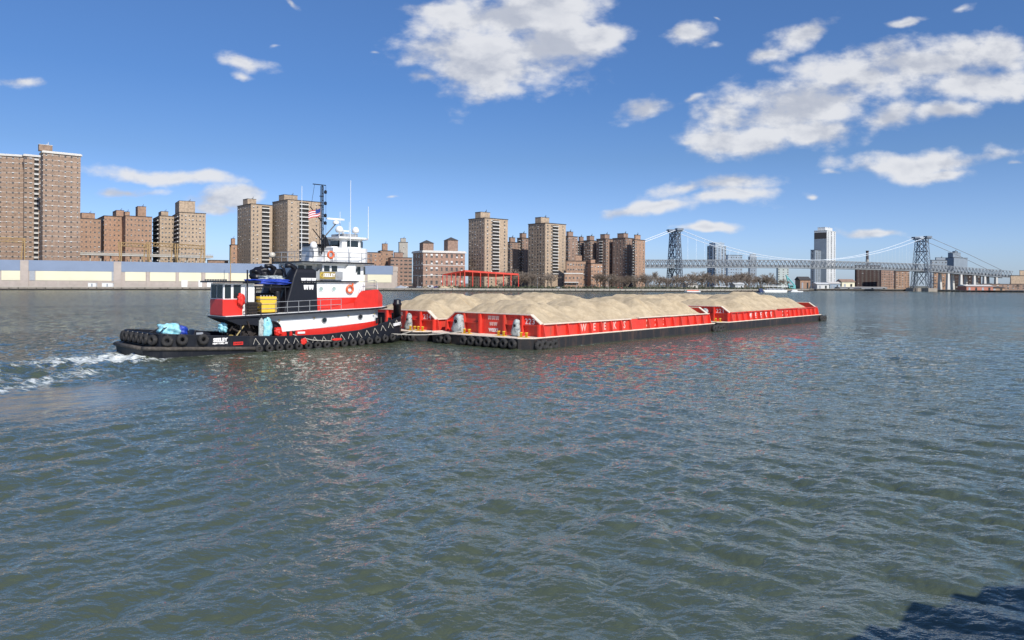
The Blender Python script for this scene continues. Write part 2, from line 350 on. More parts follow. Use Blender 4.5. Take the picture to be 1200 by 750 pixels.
def make_river():
    rs = [0.5, 2, 4, 6, 8, 10, 11.5]; r = 12.2
    while r < 1500:
        rs.append(r); dr = max(.05, .42*r*r/(742*6.5))
        if dr > 1.1: dr = 1.1 if r < 220 else min(1.1+(r-220)*.02, 14)
        r += dr
    rs = np.array(rs+[1700, 2500, 5000, 12000])
    dense = np.radians(np.linspace(-47, 47, 1000)); rest = np.radians(np.linspace(47, 313, 90))[1:-1]
    ang = np.concatenate([dense, rest]); nr, na = len(rs), len(ang)
    Rr, A = np.meshgrid(rs, ang, indexing='ij'); X = Rr*np.sin(A); Y = Rr*np.cos(A)
    T1 = fft_tile(61.3, 768, .6, 3.4, R(142), 7.0, .034, 1, 3.7)
    T1b = fft_tile(47.7, 640, .55, 3.0, R(50), 6.0, .034, 2, 3.7)
    T2 = fft_tile(9.7, 512, .12, .6, R(95), 1.2, .0075, 3, 3.7)
    T3 = fft_tile(213., 256, 7, 30, R(100), 1.0, .02, 4, 3.0)
    T4 = fft_tile(300., 256, 15, 90, R(90), .2, 1.0, 5, 2.5)
    dr = np.gradient(rs)[:, None]
    f1 = 1-sstep(.5, 1.6, dr); f2 = 1-sstep(.09, .3, dr); f3 = 1-sstep(2, 6, dr)
    gust = sample(T4, X, Y)[..., 0]
    mixlr = sstep(-16, 22, X-.12*(Y-15))
    lx = (X-TUG_O.x)*math.cos(TH)+(Y-TUG_O.y)*math.sin(TH); ly = -(X-TUG_O.x)*math.sin(TH)+(Y-TUG_O.y)*math.cos(TH)
    nse = sample(fft_tile(80., 256, 3, 25, 0, 0, 1.0, 9, 3), X, Y)[..., 0]
    slick = np.exp(-(((lx+22)/19)**2+((ly+22.0+.25*(lx+19))/9.5)**2)**1.5 + .3*nse)
    slick = np.clip(slick, 0, 1)
    side = np.exp(-((np.clip(-ly-4, 0, 99)/9)**2))*sstep(-8, 4, lx)*(1-sstep(60, 90, lx))*(ly < -2)
    glass = sstep(48, 85, Rr)*sstep(-5, 25, X)*(1-sstep(200, 330, Rr))
    amp = (1-.88*slick)*(1-.35*side)*(1-.45*glass)*(1+.20*np.clip(gust, -1.5, 1.5))
    a = amp[..., None]
    disp = sample(T1, X, Y)*(f1[..., None]*(1-.6*mixlr[..., None])*a*1.15)+sample(T1b, X, Y)*(f1[..., None]*(.35+.75*mixlr[..., None])*a*1.15)
    disp += sample(T2, X, Y)*(f2[..., None]*a)+sample(T3, X, Y)*f3[..., None]*a
    # turbulence thrown up by the propellers
    wake = sstep(1.5, -1, lx)*np.exp(-((ly+1.8-.60*np.clip(lx, -40, 0))/(5.4+.30*np.clip(-lx, 0, 60)))**4)*np.exp(np.clip(lx, -200, 0)/38)
    disp[..., 0] += sample(fft_tile(17., 256, .8, 4, 0, 0, .12, 6, 3), X, Y)[..., 0]*wake*1.1
    # bow wave / wash beside the hull
    ch = -1.3
    Z = disp[..., 0]; X2 = X+ch*disp[..., 1]; Y2 = Y+ch*disp[..., 2]
    foam = wake*(1.12+.4*nse)+.3*wake*np.exp(-((ly-1.0)/3)**2)
    foam += .55*np.exp(-((ly+5.1)/.5)**2)*sstep(-.5, 1, lx)*(1-sstep(10, 24, lx))
    foam += .62*np.exp(-((ly+7.5+.1*lx)/1.1)**2)*np.exp(-((lx-7)/5)**2)
    BO = (3.0, 74.8); bu = (.65, .76); bl = math.hypot(*bu); bu = (bu[0]/bl, bu[1]/bl)
    bx = (X-BO[0])*bu[0]+(Y-BO[1])*bu[1]; by = -(X-BO[0])*bu[1]+(Y-BO[1])*bu[0]
    foam += .5*np.exp(-((by+1.0)/.35)**2)*sstep(-3, 2, bx)*(1-sstep(80, 90, bx))*(.5+.5*nse)
    foam = np.clip(foam, 0, 1)
    co = np.stack([X2, Y2, Z], -1).reshape(-1, 3).astype(np.float32)
    i, j = np.meshgrid(np.arange(nr-1), np.arange(na), indexing='ij'); j1 = (j+1) % na
    q = np.stack([i*na+j, i*na+j1, (i+1)*na+j1, (i+1)*na+j], -1).reshape(-1, 4).astype(np.int32)
    me = bpy.data.meshes.new('river'); me.vertices.add(len(co)); me.vertices.foreach_set('co', co.ravel())
    me.loops.add(q.size); me.loops.foreach_set('vertex_index', q.ravel()); me.polygons.add(len(q))
    me.polygons.foreach_set('loop_start', np.arange(0, q.size, 4, dtype=np.int32))
    me.polygons.foreach_set('use_smooth', np.ones(len(q), dtype=bool)); me.update(calc_edges=True)
    at1 = me.attributes.new('foam', 'FLOAT', 'POINT'); at1.data.foreach_set('value', foam.ravel().astype(np.float32))
    at2 = me.attributes.new('calm', 'FLOAT', 'POINT'); at2.data.foreach_set('value', np.clip(slick+.25*side+.5*glass, 0, 1).ravel().astype(np.float32))
    m = bpy.data.materials.new('river_water'); m.use_nodes = True; t = m.node_tree; n = t.nodes; l = t.links; p = n['Principled BSDF']
    def mk(ty, **k):
        o = n.new(ty)
        for x, y in k.items(): setattr(o, x, y)
        return o
    def mth(op, a, b=None, clamp=False):
        o = mk('ShaderNodeMath', operation=op, use_clamp=clamp)
        for ii, v in enumerate((a, b)):
            if v is None: continue
            if isinstance(v, (int, float)): o.inputs[ii].default_value = v
            else: l.new(v, o.inputs[ii])
        return o.outputs[0]
    def rng(v, a, b, c, d):
        o = mk('ShaderNodeMapRange', interpolation_type='SMOOTHSTEP')
        for ii, q_ in enumerate((a, b, c, d)): o.inputs[ii+1].default_value = q_
        l.new(v, o.inputs[0]); return o.outputs[0]
    geo = mk('ShaderNodeNewGeometry')
    def noise(scale, det, rough, sx=1, sy=1, rz=0):
        mp = mk('ShaderNodeMapping'); mp.inputs['Scale'].default_value = (sx, sy, 1); mp.inputs['Rotation'].default_value = (0, 0, rz)
        l.new(geo.outputs['Position'], mp.inputs[0]); o = mk('ShaderNodeTexNoise'); o.noise_dimensions = '2D'
        o.inputs['Scale'].default_value = scale; o.inputs['Detail'].default_value = det; o.inputs['Roughness'].default_value = rough
        l.new(mp.outputs[0], o.inputs['Vector']); return o.outputs[0]
    fa = mk('ShaderNodeAttribute', attribute_name='foam'); ca = mk('ShaderNodeAttribute', attribute_name='calm')
    ln = mk('ShaderNodeVectorMath', operation='LENGTH'); l.new(geo.outputs['Position'], ln.inputs[0]); dist = ln.outputs['Value']
    h1 = mth('MULTIPLY', noise(1.1, 3, .6, .55, 1, R(-12)), rng(dist, 25, 90, 0, .50))
    h2 = mth('MULTIPLY', noise(5.5, 3, .6, .6, 1, R(15)), rng(dist, 12, 60, .030, .07))
    h3 = mth('MULTIPLY', noise(.16, 2, .5, .6, 1), rng(dist, 120, 400, 0, .6))
    hh = mth('ADD', mth('ADD', h1, h2), h3)
    bstr = mth('SUBTRACT', 1.0, mth('MULTIPLY', ca.outputs['Fac'], .75), True)
    bp = mk('ShaderNodeBump'); bp.inputs['Distance'].default_value = 1.0; l.new(bstr, bp.inputs['Strength']); l.new(hh, bp.inputs['Height'])
    l.new(bp.outputs[0], p.inputs['Normal'])
    p.inputs['IOR'].default_value = 1.5; p.inputs['Specular IOR Level'].default_value = 1.0; 
    l.new(rng(dist, 30, 300, .05, .17), p.inputs['Roughness'])
    # foam breaks up into threads
    fn = noise(.9, 8, .68, .45, 1, R(40)); fr = mth('MULTIPLY', mth('ABSOLUTE', mth('SUBTRACT', fn, .5)), 9.0)
    ridge = mth('SUBTRACT', 1.0, fr, True)
    fn2 = noise(2.6, 6, .7, .6, 1, R(40))
    fv = mth('ADD', mth('ADD', mth('MULTIPLY', ridge, .45), mth('MULTIPLY', fn2, .9)), mth('MULTIPLY', fa.outputs['Fac'], .60))
    fm = mth('MULTIPLY', rng(fv, .98, 1.5, 0, 1), rng(fa.outputs['Fac'], .05, .3, 0, 1))
    mx_ = mk('ShaderNodeMix', data_type='RGBA'); l.new(fm, mx_.inputs[0])
    mur = mk('ShaderNodeMix', data_type='RGBA'); l.new(noise(.03, 3, .5), mur.inputs[0])
    mur.inputs[6].default_value = (.060, .081, .052, 1); mur.inputs[7].default_value = (.077, .091, .050, 1)
    l.new(mur.outputs[2], mx_.inputs[6]); mx_.inputs[7].default_value = (.72, .76, .74, 1)
    l.new(mx_.outputs[2], p.inputs['Base Color'])
    df = mk('ShaderNodeBsdfDiffuse'); gl = mk('ShaderNodeBsdfGlossy'); fz = mk('ShaderNodeFresnel'); fz.inputs['IOR'].default_value = 1.36
    for q_ in (df, gl, fz): l.new(bp.outputs[0], q_.inputs['Normal'])
    l.new(mx_.outputs[2], df.inputs['Color']); l.new(rng(dist, 30, 300, .04, .15), gl.inputs['Roughness']); gl.inputs['Color'].default_value = (1.0, .975, .89, 1)
    fac = mth('MULTIPLY', mth('POWER', fz.outputs[0], .64), mth('SUBTRACT', 1.0, mth('MULTIPLY', fm, .85)), True)
    ms = mk('ShaderNodeMixShader'); l.new(fac, ms.inputs[0]); l.new(df.outputs[0], ms.inputs[1]); l.new(gl.outputs[0], ms.inputs[2])
    l.new(ms.outputs[0], n['Material Output'].inputs['Surface'])
    me.materials.append(m)
    o = bpy.data.objects.new('river', me); col.objects.link(o); tag(o, kind='structure')
make_river()

# ---------------------------------------------------------------- land and quays
SH = [(-900,380),(-400,440),(-100,470),(0,483),(240,554),(466,566),(515,568),(577,575),(740,621),(860,672),(925,712),(948,790),(962,905),(1060,912),(1075,880),(1200,800),(1500,700),(2400,600)]
shore = [(gx(p, D), D) for p, D in SH]
def shoreY(px):
    for (a, da), (b, db) in zip(SH, SH[1:]):
        if a <= px <= b: return da+(db-da)*(px-a)/(b-a)
GZ = 2.0
b = MB(); n = len(shore)
b.add([(x, y, GZ) for x, y in shore]+[(x*9, y*9+500, GZ+1) for x, y in shore], [(i, i+1, n+i+1, n+i) for i in range(n-1)])
tag(b.build('ground', M['land']), kind='structure')
def quay(i0, i1, label, m1, back=1.2, top=GZ+.35):
    r = empty('quay_wall', (shore[i0][0], shore[i0][1], 0), 0, label, 'quay wall'); ox, oy = shore[i0]
    w = MB(); c = MB(); pl = MB()
    for (xa, ya), (xb, yb) in zip(shore[i0:i1], shore[i0+1:i1+1]):
        xa -= ox; xb -= ox; ya -= oy; yb -= oy
        w.add([(xa,ya,1.05),(xb,yb,1.05),(xb,yb,top),(xa,ya,top)], [(0,1,2,3)])
        c.add([(xa,ya-.25,top-.35),(xb,yb-.25,top-.35),(xb,yb-.25,top),(xa,ya-.25,top),(xb,yb+back,top+.02),(xa,ya+back,top+.02)], [(0,1,2,3),(3,2,4,5)])
        pl.add([(xa,ya+.3,-1),(xb,yb+.3,-1),(xb,yb+.3,1.05),(xa,ya+.3,1.05),(xb,yb,1.05),(xa,ya,1.05)], [(0,1,2,3),(3,2,4,5)])  # near-black sheet behind the piles, below the wall face
        Ls = math.hypot(xb-xa, yb-ya); k = int(Ls/5)
        for q in range(k):
            t = q/k; x = xa+(xb-xa)*t; y = ya+(yb-ya)*t; pl.cur = 1
            pl.box(x-.22, x+.22, y-.3, y+.15, -1, 1.25+.3*((q*7) % 3)); pl.cur = 0
    w.build('wall_face', m1, r); c.build('coping', M['tanconc'], r); pl.build('timber_piles', [M['darkpile'], M['woodfend']], r)
quay(0, 6, 'low quay on dark timber piles in front of the blue and cream shed', M['quay'])
quay(6, 9, 'pale quay edge below the red steel canopy and twin tan towers', M['tanconc'])
quay(9, 11, 'stone river edge below the bare park trees left of the bridge', M['quay'])
quay(11, 14, 'dark distant quay below the white high-rise tower', M['darkpile'])
quay(14, 17, 'dark quay under the bridge approach at the right', M['quay'])

# ---------------------------------------------------------------- buildings
def win_mesh(kind, w=1.5, h=1.6):
    b = MB(); b.cur = 0; b.box(-w/2-.08, w/2+.08, -.05, .05, -h/2-.12, h/2+.08); b.cur = 1
    if kind == 1: b.box(-w/2, w/2, -.09, -.04, -h/2, h/2)
    if kind == 2: b.box(-w/2, w/2, -.09, -.04, -h/2, .1); b.cur = 2; b.box(-w/2, w/2, -.10, -.04, .1, h/2)
    if kind == 3: b.box(-w/2, w/2, -.09, -.04, -.2, h/2); b.cur = 2; b.box(-w/2+.2, w/2-.2, -.45, -.04, -h/2, -.25)
    return b
M['sill'] = mat('window_sill', (.30, .27, .23), .8)
WM = {}
def wmesh(kind, w, h):
    k = (kind, w, h)
    if k not in WM: WM[k] = win_mesh(kind, w, h).mesh('window', [M['sill'], M['farglass'], M['whitewin']])
    return WM[k]
def bldg(name, label, pL, pC, pR, ptop, D, alpha, wall, floors=0, cF=(), cL=(), pent=(), balc=None, roof='roofdark', group=None, cat='building', ww=1.25, wh=1.35,
         whites=.25, bands=None, depth=14, parapet=None, tank=False, maxw=100, balcn=None, z0=GZ, balL=None, cornice=None, wmax=None, bh=.26):
    k0 = ray(pC, 320)[0]; a = max(R(alpha), math.atan(-ray(pL, 320)[0])+R(7)) if pL < pC-.5 else R(alpha); C = Vector((k0*D, D, z0)); top = at(pC, ptop, D).z-z0
    kR = ray(pR, 320)[0]; Wd = (kR*C.y-C.x)/(math.cos(a)-kR*math.sin(a))
    if pL < pC-.5: kL = ray(pL, 320)[0]; Dp = (kL*C.y-C.x)/(-math.sin(a)-kL*math.cos(a))
    else: Dp = depth
    Dp = min(Dp, 45)
    r = empty(name, C, a, label, cat, group); rng = random.Random(hash(label) % 99991 if 0 else sum(map(ord, label)))
    w = MB(); w.box(0, Wd, 0, Dp, 0, top); w.build('wall', wall, r)
    rf = MB(); e_ = .35; rf.box(-e_, Wd+e_, -e_, Dp+e_, top+.003, top+(parapet or .5)); rf.build('roof', M[roof], r)
    if cornice: MB().box(-.9, Wd+.9, -.9, Dp+.9, top-cornice, top).build('cornice', M['balslab'], r)
    for (fx0, fx1, fy0, fy1, h) in pent:
        p = MB(); p.box(fx0*Wd, fx1*Wd, fy0*Dp, fy1*Dp, top+.5, top+h); p.cur = 1; p.box(fx0*Wd-.15, fx1*Wd+.15, fy0*Dp-.15, fy1*Dp+.15, top+h, top+h+.3)
        p.cur = 1; xm = (fx0*.3+fx1*.7)*Wd; p.box(xm-.15, xm+.15, fy0*Dp+1, fy0*Dp+1.3, top+h, top+h+2.5); p.box(xm-1.1, xm-.6, fy0*Dp+1, fy0*Dp+1.5, top+h, top+h+1.2)
        p.build('penthouse', [wall, M[roof]], r)
    fl = top/(floors+.6) if floors else 3
    if bands:
        for i in range(1, floors+1):
            z = i*fl; MB().box(-.06, Wd+.06, -.06, Dp+.06, z-.09, z+.11).build('floor_band', M[bands], r)
    wins = []
    for i in range(floors):
        z = (i+.9)*fl
        for c in cF:
            if balc and balc[0]-.01 < c < balc[1]+.01: continue
            wins.append((0, c*Wd, z))
        for c in cL: wins.append((1, c*Dp, z))
    wins.sort(key=lambda q: -q[2]); mW = maxw
    stuff = MB()
    for q, (fc, u, z) in enumerate(wins):
        kind = 1 if rng.random() > whites else rng.choice((2, 3)); ww_q = ww*(.62 if int(u*7.3) % 3 == 0 else 1.0)
        loc = (u, 0, z) if fc == 0 else (0, u, z); rot = 0 if fc == 0 else -math.pi/2
        if q < mW: inst(wmesh(kind, round(ww_q, 2), wh), 'window', r, loc, (0, 0, rot))
        else:
            wb = win_mesh(kind, ww_q, wh); base = len(stuff.v)
            vs = [((loc[0]+x, loc[1]+y, loc[2]+zz) if fc == 0 else (loc[0]+y, loc[1]-x, loc[2]+zz)) for x, y, zz in wb.v]
            stuff.v += vs; stuff.f += [tuple(i_+base for i_ in f) for f in wb.f]; stuff.m += wb.m
    if stuff.v:
        o = stuff.build('window', [M['sill'], M['farglass'], M['whitewin']], r); o['kind'] = 'stuff'
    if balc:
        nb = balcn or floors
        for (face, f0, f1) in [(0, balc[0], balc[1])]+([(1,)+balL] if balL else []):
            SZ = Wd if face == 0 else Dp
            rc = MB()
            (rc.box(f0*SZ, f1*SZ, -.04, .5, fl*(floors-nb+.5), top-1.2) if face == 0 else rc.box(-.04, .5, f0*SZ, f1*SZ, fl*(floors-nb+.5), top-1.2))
            rc.build('balcony_shade_panel', M['balc'], r)  # near-black panel on the wall, balcony shade put into its colour
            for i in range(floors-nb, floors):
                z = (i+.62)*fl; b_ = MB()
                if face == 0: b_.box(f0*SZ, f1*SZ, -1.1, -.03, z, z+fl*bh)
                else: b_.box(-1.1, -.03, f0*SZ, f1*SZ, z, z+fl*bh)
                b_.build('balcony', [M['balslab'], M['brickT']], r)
    return r, Wd, Dp, top
def fr(n, a=.08, b=.92): return [a+(b-a)*i/(n-1) for i in range(n)] if n > 1 else [.5]
T_ = 'brick tower'
# far left brown tower: two wings
bldg('apartment_tower', 'brown high-rise wing with white bands, running out of the picture at left', -60, -60, 29, 177, 590, 22, M['brickA'], 26, fr(11), (), bands='balslab', whites=.55, cornice=1.2, depth=22, ww=1.4, cat='apartment tower', roof='balslab')
bldg('apartment_tower', 'recessed brown middle section with dark balcony stack between the two banded wings', 27, 28, 49, 181, 600, 22, M['brickA'], 26, fr(4), (), bands='balslab', whites=.5, cornice=1.2, depth=16, ww=1.8, cat='apartment tower', roof='balslab', balc=(.55, .8), bh=.3)
bldg('apartment_tower', 'tallest brown brick high-rise with white floor bands at the far left', 47, 50, 94, 177, 565, 14, M['brickA'], 26, fr(6), fr(2), pent=[(-.1, .25, .1, .5, 5)], bands='balslab', whites=.5, cornice=1.2, cat='apartment tower', roof='balslab')
bldg('apartment_building', 'red-brown brick block right behind the tallest left tower', 90, 94, 118, 256, 675, 20, M['brickRB'], 13, fr(5), fr(2), pent=[(.1, .75, .2, .6, 5.5)], whites=.2)
bldg('apartment_building', 'orange-red brick block with stepped roof left of the gantry frames', 112, 122, 146, 253, 690, 24, M['brickR'], 13, fr(5), fr(2), pent=[(.7, 1.1, .3, .8, 7)], whites=.2)
bldg('apartment_building', 'reddish brick block with a square brick roof tower', 141, 147, 178, 253, 680, 16, M['brickRB'], 13, fr(7), fr(2), pent=[(.50, .82, .2, .6, 10), (0, .18, .1, .4, 4)], whites=.2)
bldg('apartment_building', 'narrow tan block with dark balcony column, left of the tower with the big roof box', 176, 187, 204, 253, 685, 28, M['brickT'], 15, fr(4, .2, .9), (), pent=[(.2, .7, .2, .6, 5)], balc=(.0, .01), balL=(.15, .9), whites=.3)
bldg('apartment_tower', 'tan brick tower with a big square roof box behind the gantry frames', 200, 210, 241, 249, 670, 18, M['brickT'], 17, fr(7, .1, .92), (), pent=[(.02, .62, .1, .7, 11)], balc=(.0, .01), balL=(.1, .9), whites=.5, cat='apartment tower')
def gompers(label, pL, pC, pR, ptop, D, b0, b1, wh_=.3):
    return bldg('apartment_tower', label, pL, pC, pR, ptop, D, 42, M['brickT'], 20, (.12, .3, .86), fr(6, .1, .9), pent=[(.02, .42, .28, .62, 5.5)], balc=(b0, b1), balcn=16, whites=wh_, cat='apartment tower', group='tan brick towers with a balcony column', maxw=100)
gompers('tan balcony tower behind the left end of the tug, left of the mast tower', 278, 294, 319, 239, 680, .5, .86)
gompers('tan balcony tower rising directly behind the tug funnels and flag', 319, 337, 376, 234, 680, .34, .62)
gompers('tan balcony tower standing over the bright red steel canopy', 549, 568, 595, 255.5, 620, .32, .62)
gompers('tan balcony tower right of the red canopy', 619, 639, 663, 261.5, 640, .34, .62)
bldg('narrow_building', 'small red brick tower between the low trees and the tan tower', 269, 271, 278, 287, 700, 15, M['brickR'], 8, (.5,), (), pent=[(.1, .7, .1, .6, 6)])
bldg('low_building', 'long low grey-brown building far behind left of the red brick tower', 243, 244, 268, 305, 720, 8, M['brickD'], 3, fr(6), ())
# behind the bow of the tug
bldg('brick_building', 'red-orange brick block just right of the tug wheelhouse', 425, 428, 447, 296, 700, 18, M['brickR'], 7, fr(4), ())
bldg('brick_building', 'dark red brick block with small roof house right of the orange-red one', 443, 446, 461, 294, 710, 18, M['brickRB'], 7, fr(3), (), pent=[(.2, .6, .2, .5, 7)])
bldg('brick_building', 'brown block with dark open floors left of the old brick school', 455, 458, 483, 302, 690, 14, M['brickB'], 7, fr(5), (), ww=3.0, whites=.0, pent=[(.2, .6, .2, .5, 5)])
bldg('stone_tower', 'slim pale stone tower top rising behind the brown blocks', 467, 468, 478, 284, 900, 14, M['tanconc'], 6, (.5,), (), pent=[(.2, .8, .2, .8, 5)])
r, Wd, Dp, top = bldg('school_building', 'broad old brick building with white cornice and two roof houses', 484, 496, 545, 294, 600, 26, M['brickB'], 5, fr(8), fr(4), cornice=1.3, ww=1.9, wh=3.0, whites=.6, roof='balslab')
for (x0, y0, s, h) in ((.5, 1.5, 9, 6.5), (22, 2, 9, 9.5)):
    MB().box(x0, x0+s, y0, y0+s, top+.5, top+h).build('roof_house', M['brickD'], r)
    p = MB(); p.add([(x0-.5,y0-.5,top+h),(x0+s+.5,y0-.5,top+h),(x0+s+.5,y0+s+.5,top+h),(x0-.5,y0+s+.5,top+h),(x0+s/2,y0+s/2,top+h+2.8)], [(0,1,4),(1,2,4),(2,3,4),(3,0,4),(3,2,1,0)]); p.build('roof_cap', M['roofdark'], r)
for z in (top*.34, top*.62): MB().box(-.12, Wd+.12, -.12, Dp+.12, z, z+.5).build('stone_band', M['balslab'], r)
# plum towers behind
for i, (a_, b_, c_, t_, D_, lb) in enumerate([
    (594, 598, 609, 284, 760, 'dark brick tower glimpsed just right of the tower over the red canopy'),
    (606, 612, 622, 279, 770, 'dark brick tower glimpsed left of the second tan tower'),
    (661, 666, 677, 277, 780, 'plum brick tower touching the right edge of the last tan tower'),
    (676, 680, 688, 283, 800, 'narrow plum brick tower second in the far cluster'),
    (684, 692, 702, 282, 790, 'plum brick tower third in the far cluster behind the low school'),
    (699, 710, 721, 280, 780, 'plum brick tower with dark left side in the middle of the far cluster'),
    (718, 733, 743, 279, 770, 'widest plum brick tower near the right end of the far cluster'),
    (741, 744, 756, 281, 760, 'rightmost reddish tower of the far cluster beside the bridge')]):
    bldg('apartment_tower', lb, a_, b_, c_, t_, D_-85, 46, M['brickD'] if i != 7 else M['brickRB'], 17, fr(3, .15, .85), fr(4, .12, .88), pent=[(.1, .6, .2, .7, 4.5)], whites=.35, cat='apartment tower', group='plum brick towers in the far cluster', maxw=60, balc=(.0, .01), balL=(.35, .65) if i % 2 else None)
bldg('brick_building', 'low dark red brick school block behind the trees right of the tan towers', 663, 664, 690, 306, 640, 10, M['brickRB'], 5, fr(8), (), pent=[(.4, .7, .2, .6, 5)])
bldg('brick_building', 'red brick school wing with a white panel on its end wall', 688, 693, 706, 309, 635, 20, M['brickR'], 5, fr(4), fr(2), whites=.7, pent=[(0, .4, .1, .8, 3.5)])
r, Wd, Dp, top = bldg('low_building', 'white flat-roofed two-storey pavilion in front of the dark red school', 661, 662, 683, 321, 625, 6, M['brickRB'], 2, fr(5), (), roof='balslab', parapet=.9)
MB().box(-.5, Wd*.75, -2.2, -.1, top*.42, top*.42+.7).build('awning', M['balslab'], r)

# long shed on the pier
def shed():
    xa, ya = gx(-120, 478), 478; xb, yb = gx(466, 620), 620
    Lg = math.hypot(xb-xa, yb-ya); a = math.atan2(yb-ya, xb-xa)
    r = empty('pier_shed', (xa, ya, GZ), a, 'very long low shed with slate-blue roof band and cream panels along the left quay', 'shed')
    def xs(px):
        k = ray(px, 320)[0]; return (k*ya-xa)/(math.cos(a)-k*math.sin(a))
    H = 18.4
    MB().box(0, Lg, 0, 28, 0, H-.4).build('wall', M['shedbase'], r)
    MB().box(0, Lg-4, -.35, 28.5, H-7.3, H).build('blue_band', M['blueband'], r)
    MB().box(Lg-3.8, Lg+.3, -.3, 28.2, H-4.5, H-.8).build('end_wall', M['shedbase'], r)
    for x0, x1 in [(-110,-60),(-55,-2),(2,25),(42,131),(147,171),(176,206),(210,236),(241,268),(271,300),(303,332),(335,362),(366,395),(398,428),(431,459)]:
        MB().box(xs(x0), xs(x1), -.25, -.05, H-13.9, H-7.35).build('cream_panel', M['cream'], r)
    for px in (29, 138, 173.5, 208, 238.5, 301.5): MB().box(xs(px)-(2.4 if px in (29, 138) else .8), xs(px)+(2.4 if px in (29, 138) else .8), -.9, -.36, 0, H-(.2 if px in (29, 138) else 7.2)).build('pillar', M['shedbase'], r)
    for px in (38, 134): MB().box(xs(px)-1.6, xs(px)+1.6, -.28, -.06, H-13.9, H-7.4).build('grey_door', M['greypaint_shade'], r)
    for px in (213, 233, 243): MB().box(xs(px), xs(px)+4, -.5, -.05, .1, 5.0).build('white_door', M['white'], r)
    for px in range(241, 266, 3): inst(wmesh(1, 1.5, 1.6), 'window', r, (xs(px), -.3, H-13.0))
    for i in range(46):
        MB().box(4+i*(Lg-8)/46, 4.5+i*(Lg-8)/46, -.1, -.06, 1.5, 4.3).build('wall_joint', M['tanconc'], r)
    # parapet clutter
    return r, xs, a, xa, ya, H
sr, xs, sa, sxa, sya, SHH = shed()
# elevated highway behind the shed, with its fence of columns
hp = [at(92, 295, 600), at(250, 300, 665)]; hv = hp[1]-hp[0]; ha = math.atan2(hv.y, hv.x); hl = math.hypot(hv.x, hv.y)
r = empty('elevated_highway', (hp[0].x, hp[0].y, GZ), ha, 'grey elevated roadway on columns seen over the left shed roof', 'highway')
hz = hp[0].z-GZ
MB().box(0, hl, 0, 16, hz-2.4, hz-1.4).build('road_deck', M['balslab'], r); MB().box(0, hl, -.3, 0, hz-1.5, hz-.2).build('parapet', M['tanconc'], r)
b = MB()
for i in range(40): b.box(i*hl/40, i*hl/40+.12, -.2, -.05, hz-.2, hz+.9)
b.box(0, hl, -.2, -.05, hz+.8, hz+.95); b.build('railing', M['steel'], r)
for i in range(14): MB().box(i*hl/14+1, i*hl/14+2, 3, 4.2, 0, hz-2.4).build('column', M['tanconc'], r)
# ochre gantry frames
def gantry(px0, px1, py, D, label, legs, zig=True):
    p0, p1 = at(px0, py, D), at(px1, py+ (px1-px0)*.05, D+25); v = p1-p0; a = math.atan2(v.y, v.x); Lg = math.hypot(v.x, v.y); H = p0.z-GZ
    r = empty('gantry_frame', (p0.x, p0.y, GZ), a, label, 'gantry')
    b = MB()
    for y in (0, 3):
        b.tube([(0, y, H), (Lg, y, H)], .35, 6); b.tube([(0, y, H-2.8), (Lg, y, H-2.8)], .28, 6)
        k = int(Lg/2.8)
        for i in range(k): b.tube([(i*Lg/k, y, H-2.8 if i % 2 else H), ((i+1)*Lg/k, y, H if i % 2 else H-2.8)], .16, 4)
    b.build('truss_beam', M['gantry'], r)
    for i in range(legs):
        x = .4+(Lg-.8)*i/(legs-1); l_ = MB(); l_.tube([(x, 0, 0), (x, 0, H)], .5, 6); l_.tube([(x-3.5 if i else x+3.5, 3, 0), (x, 3, H)], .45, 6); l_.build('leg', M['gantry'], r)
gantry(-30, 30, 277, 545, 'ochre steel gantry frame in front of the tallest left tower', 2)
gantry(142, 174, 284, 590, 'ochre steel gantry frame, leftmost of the three linked ones', 2)
gantry(175, 206, 284, 605, 'ochre steel gantry frame, middle of the three linked ones', 2)
gantry(208, 240, 286, 618, 'ochre steel gantry frame, rightmost of the three linked ones, before the tan tower', 2)
# a pole at the shed by the tug stern
r = empty('flag_pole', (gx(270.5, 545), 545, GZ), 0, 'tall pale thin pole on the quay above the red aft cabin', 'pole')
MB().tube([(0, 0, 0), (0, 0, 30)], .35, 6, .2).build('pole', M['gantry'], r); MB().box(-.5, .5, -.5, .5, 0, 1).build('base', M['tanconc'], r)
# red canopy
def canopy():
    D = 585; p0, p1, p2 = at(519, 321, D+8), at(545, 316.5, D-6), at(608, 320.5, D+14)
    r = empty('steel_canopy', (p1.x, p1.y, GZ), 0, 'bright red open steel canopy on the quay below the tan balcony tower', 'canopy')
    H = p1.z-GZ; q0 = (p0.x-p1.x, 14); q2 = (p2.x-p1.x, 20)
    back = (q0[0]+q2[0], 34)
    b = MB()
    b.add([(q0[0], q0[1], H-3.2), (0, 0, H), (q2[0], q2[1], H-2.2), (back[0], back[1], H-4)]+[(q0[0], q0[1], H-4.2), (0, 0, H-1.3), (q2[0], q2[1], H-3.6), (back[0], back[1], H-5)],
          [(0,1,2,3),(7,6,5,4),(0,4,5,1),(1,5,6,2),(2,6,7,3),(3,7,4,0)])
    b.build('roof_frame', M['bright_red'], r)
    for i in range(5):
        t = i/5; x = q0[0]*(1-t)+0*t; y = q0[1]*(1-t); h = (H-4.1)*(1-t)+(H-1.3)*t
        MB().box(x-.3, x+.3, y-.3, y+.3, 0, h).build('post', M['bright_red'], r)
    for i in range(8):
        t = i/7; x = q2[0]*t; y = q2[1]*t; h = (H-1.4)*(1-t)+(H-3.7)*t
        MB().box(x-.35, x+.35, y-.3, y+.3, 0, h).build('post', M['bright_red'], r)
    return r
canopy()

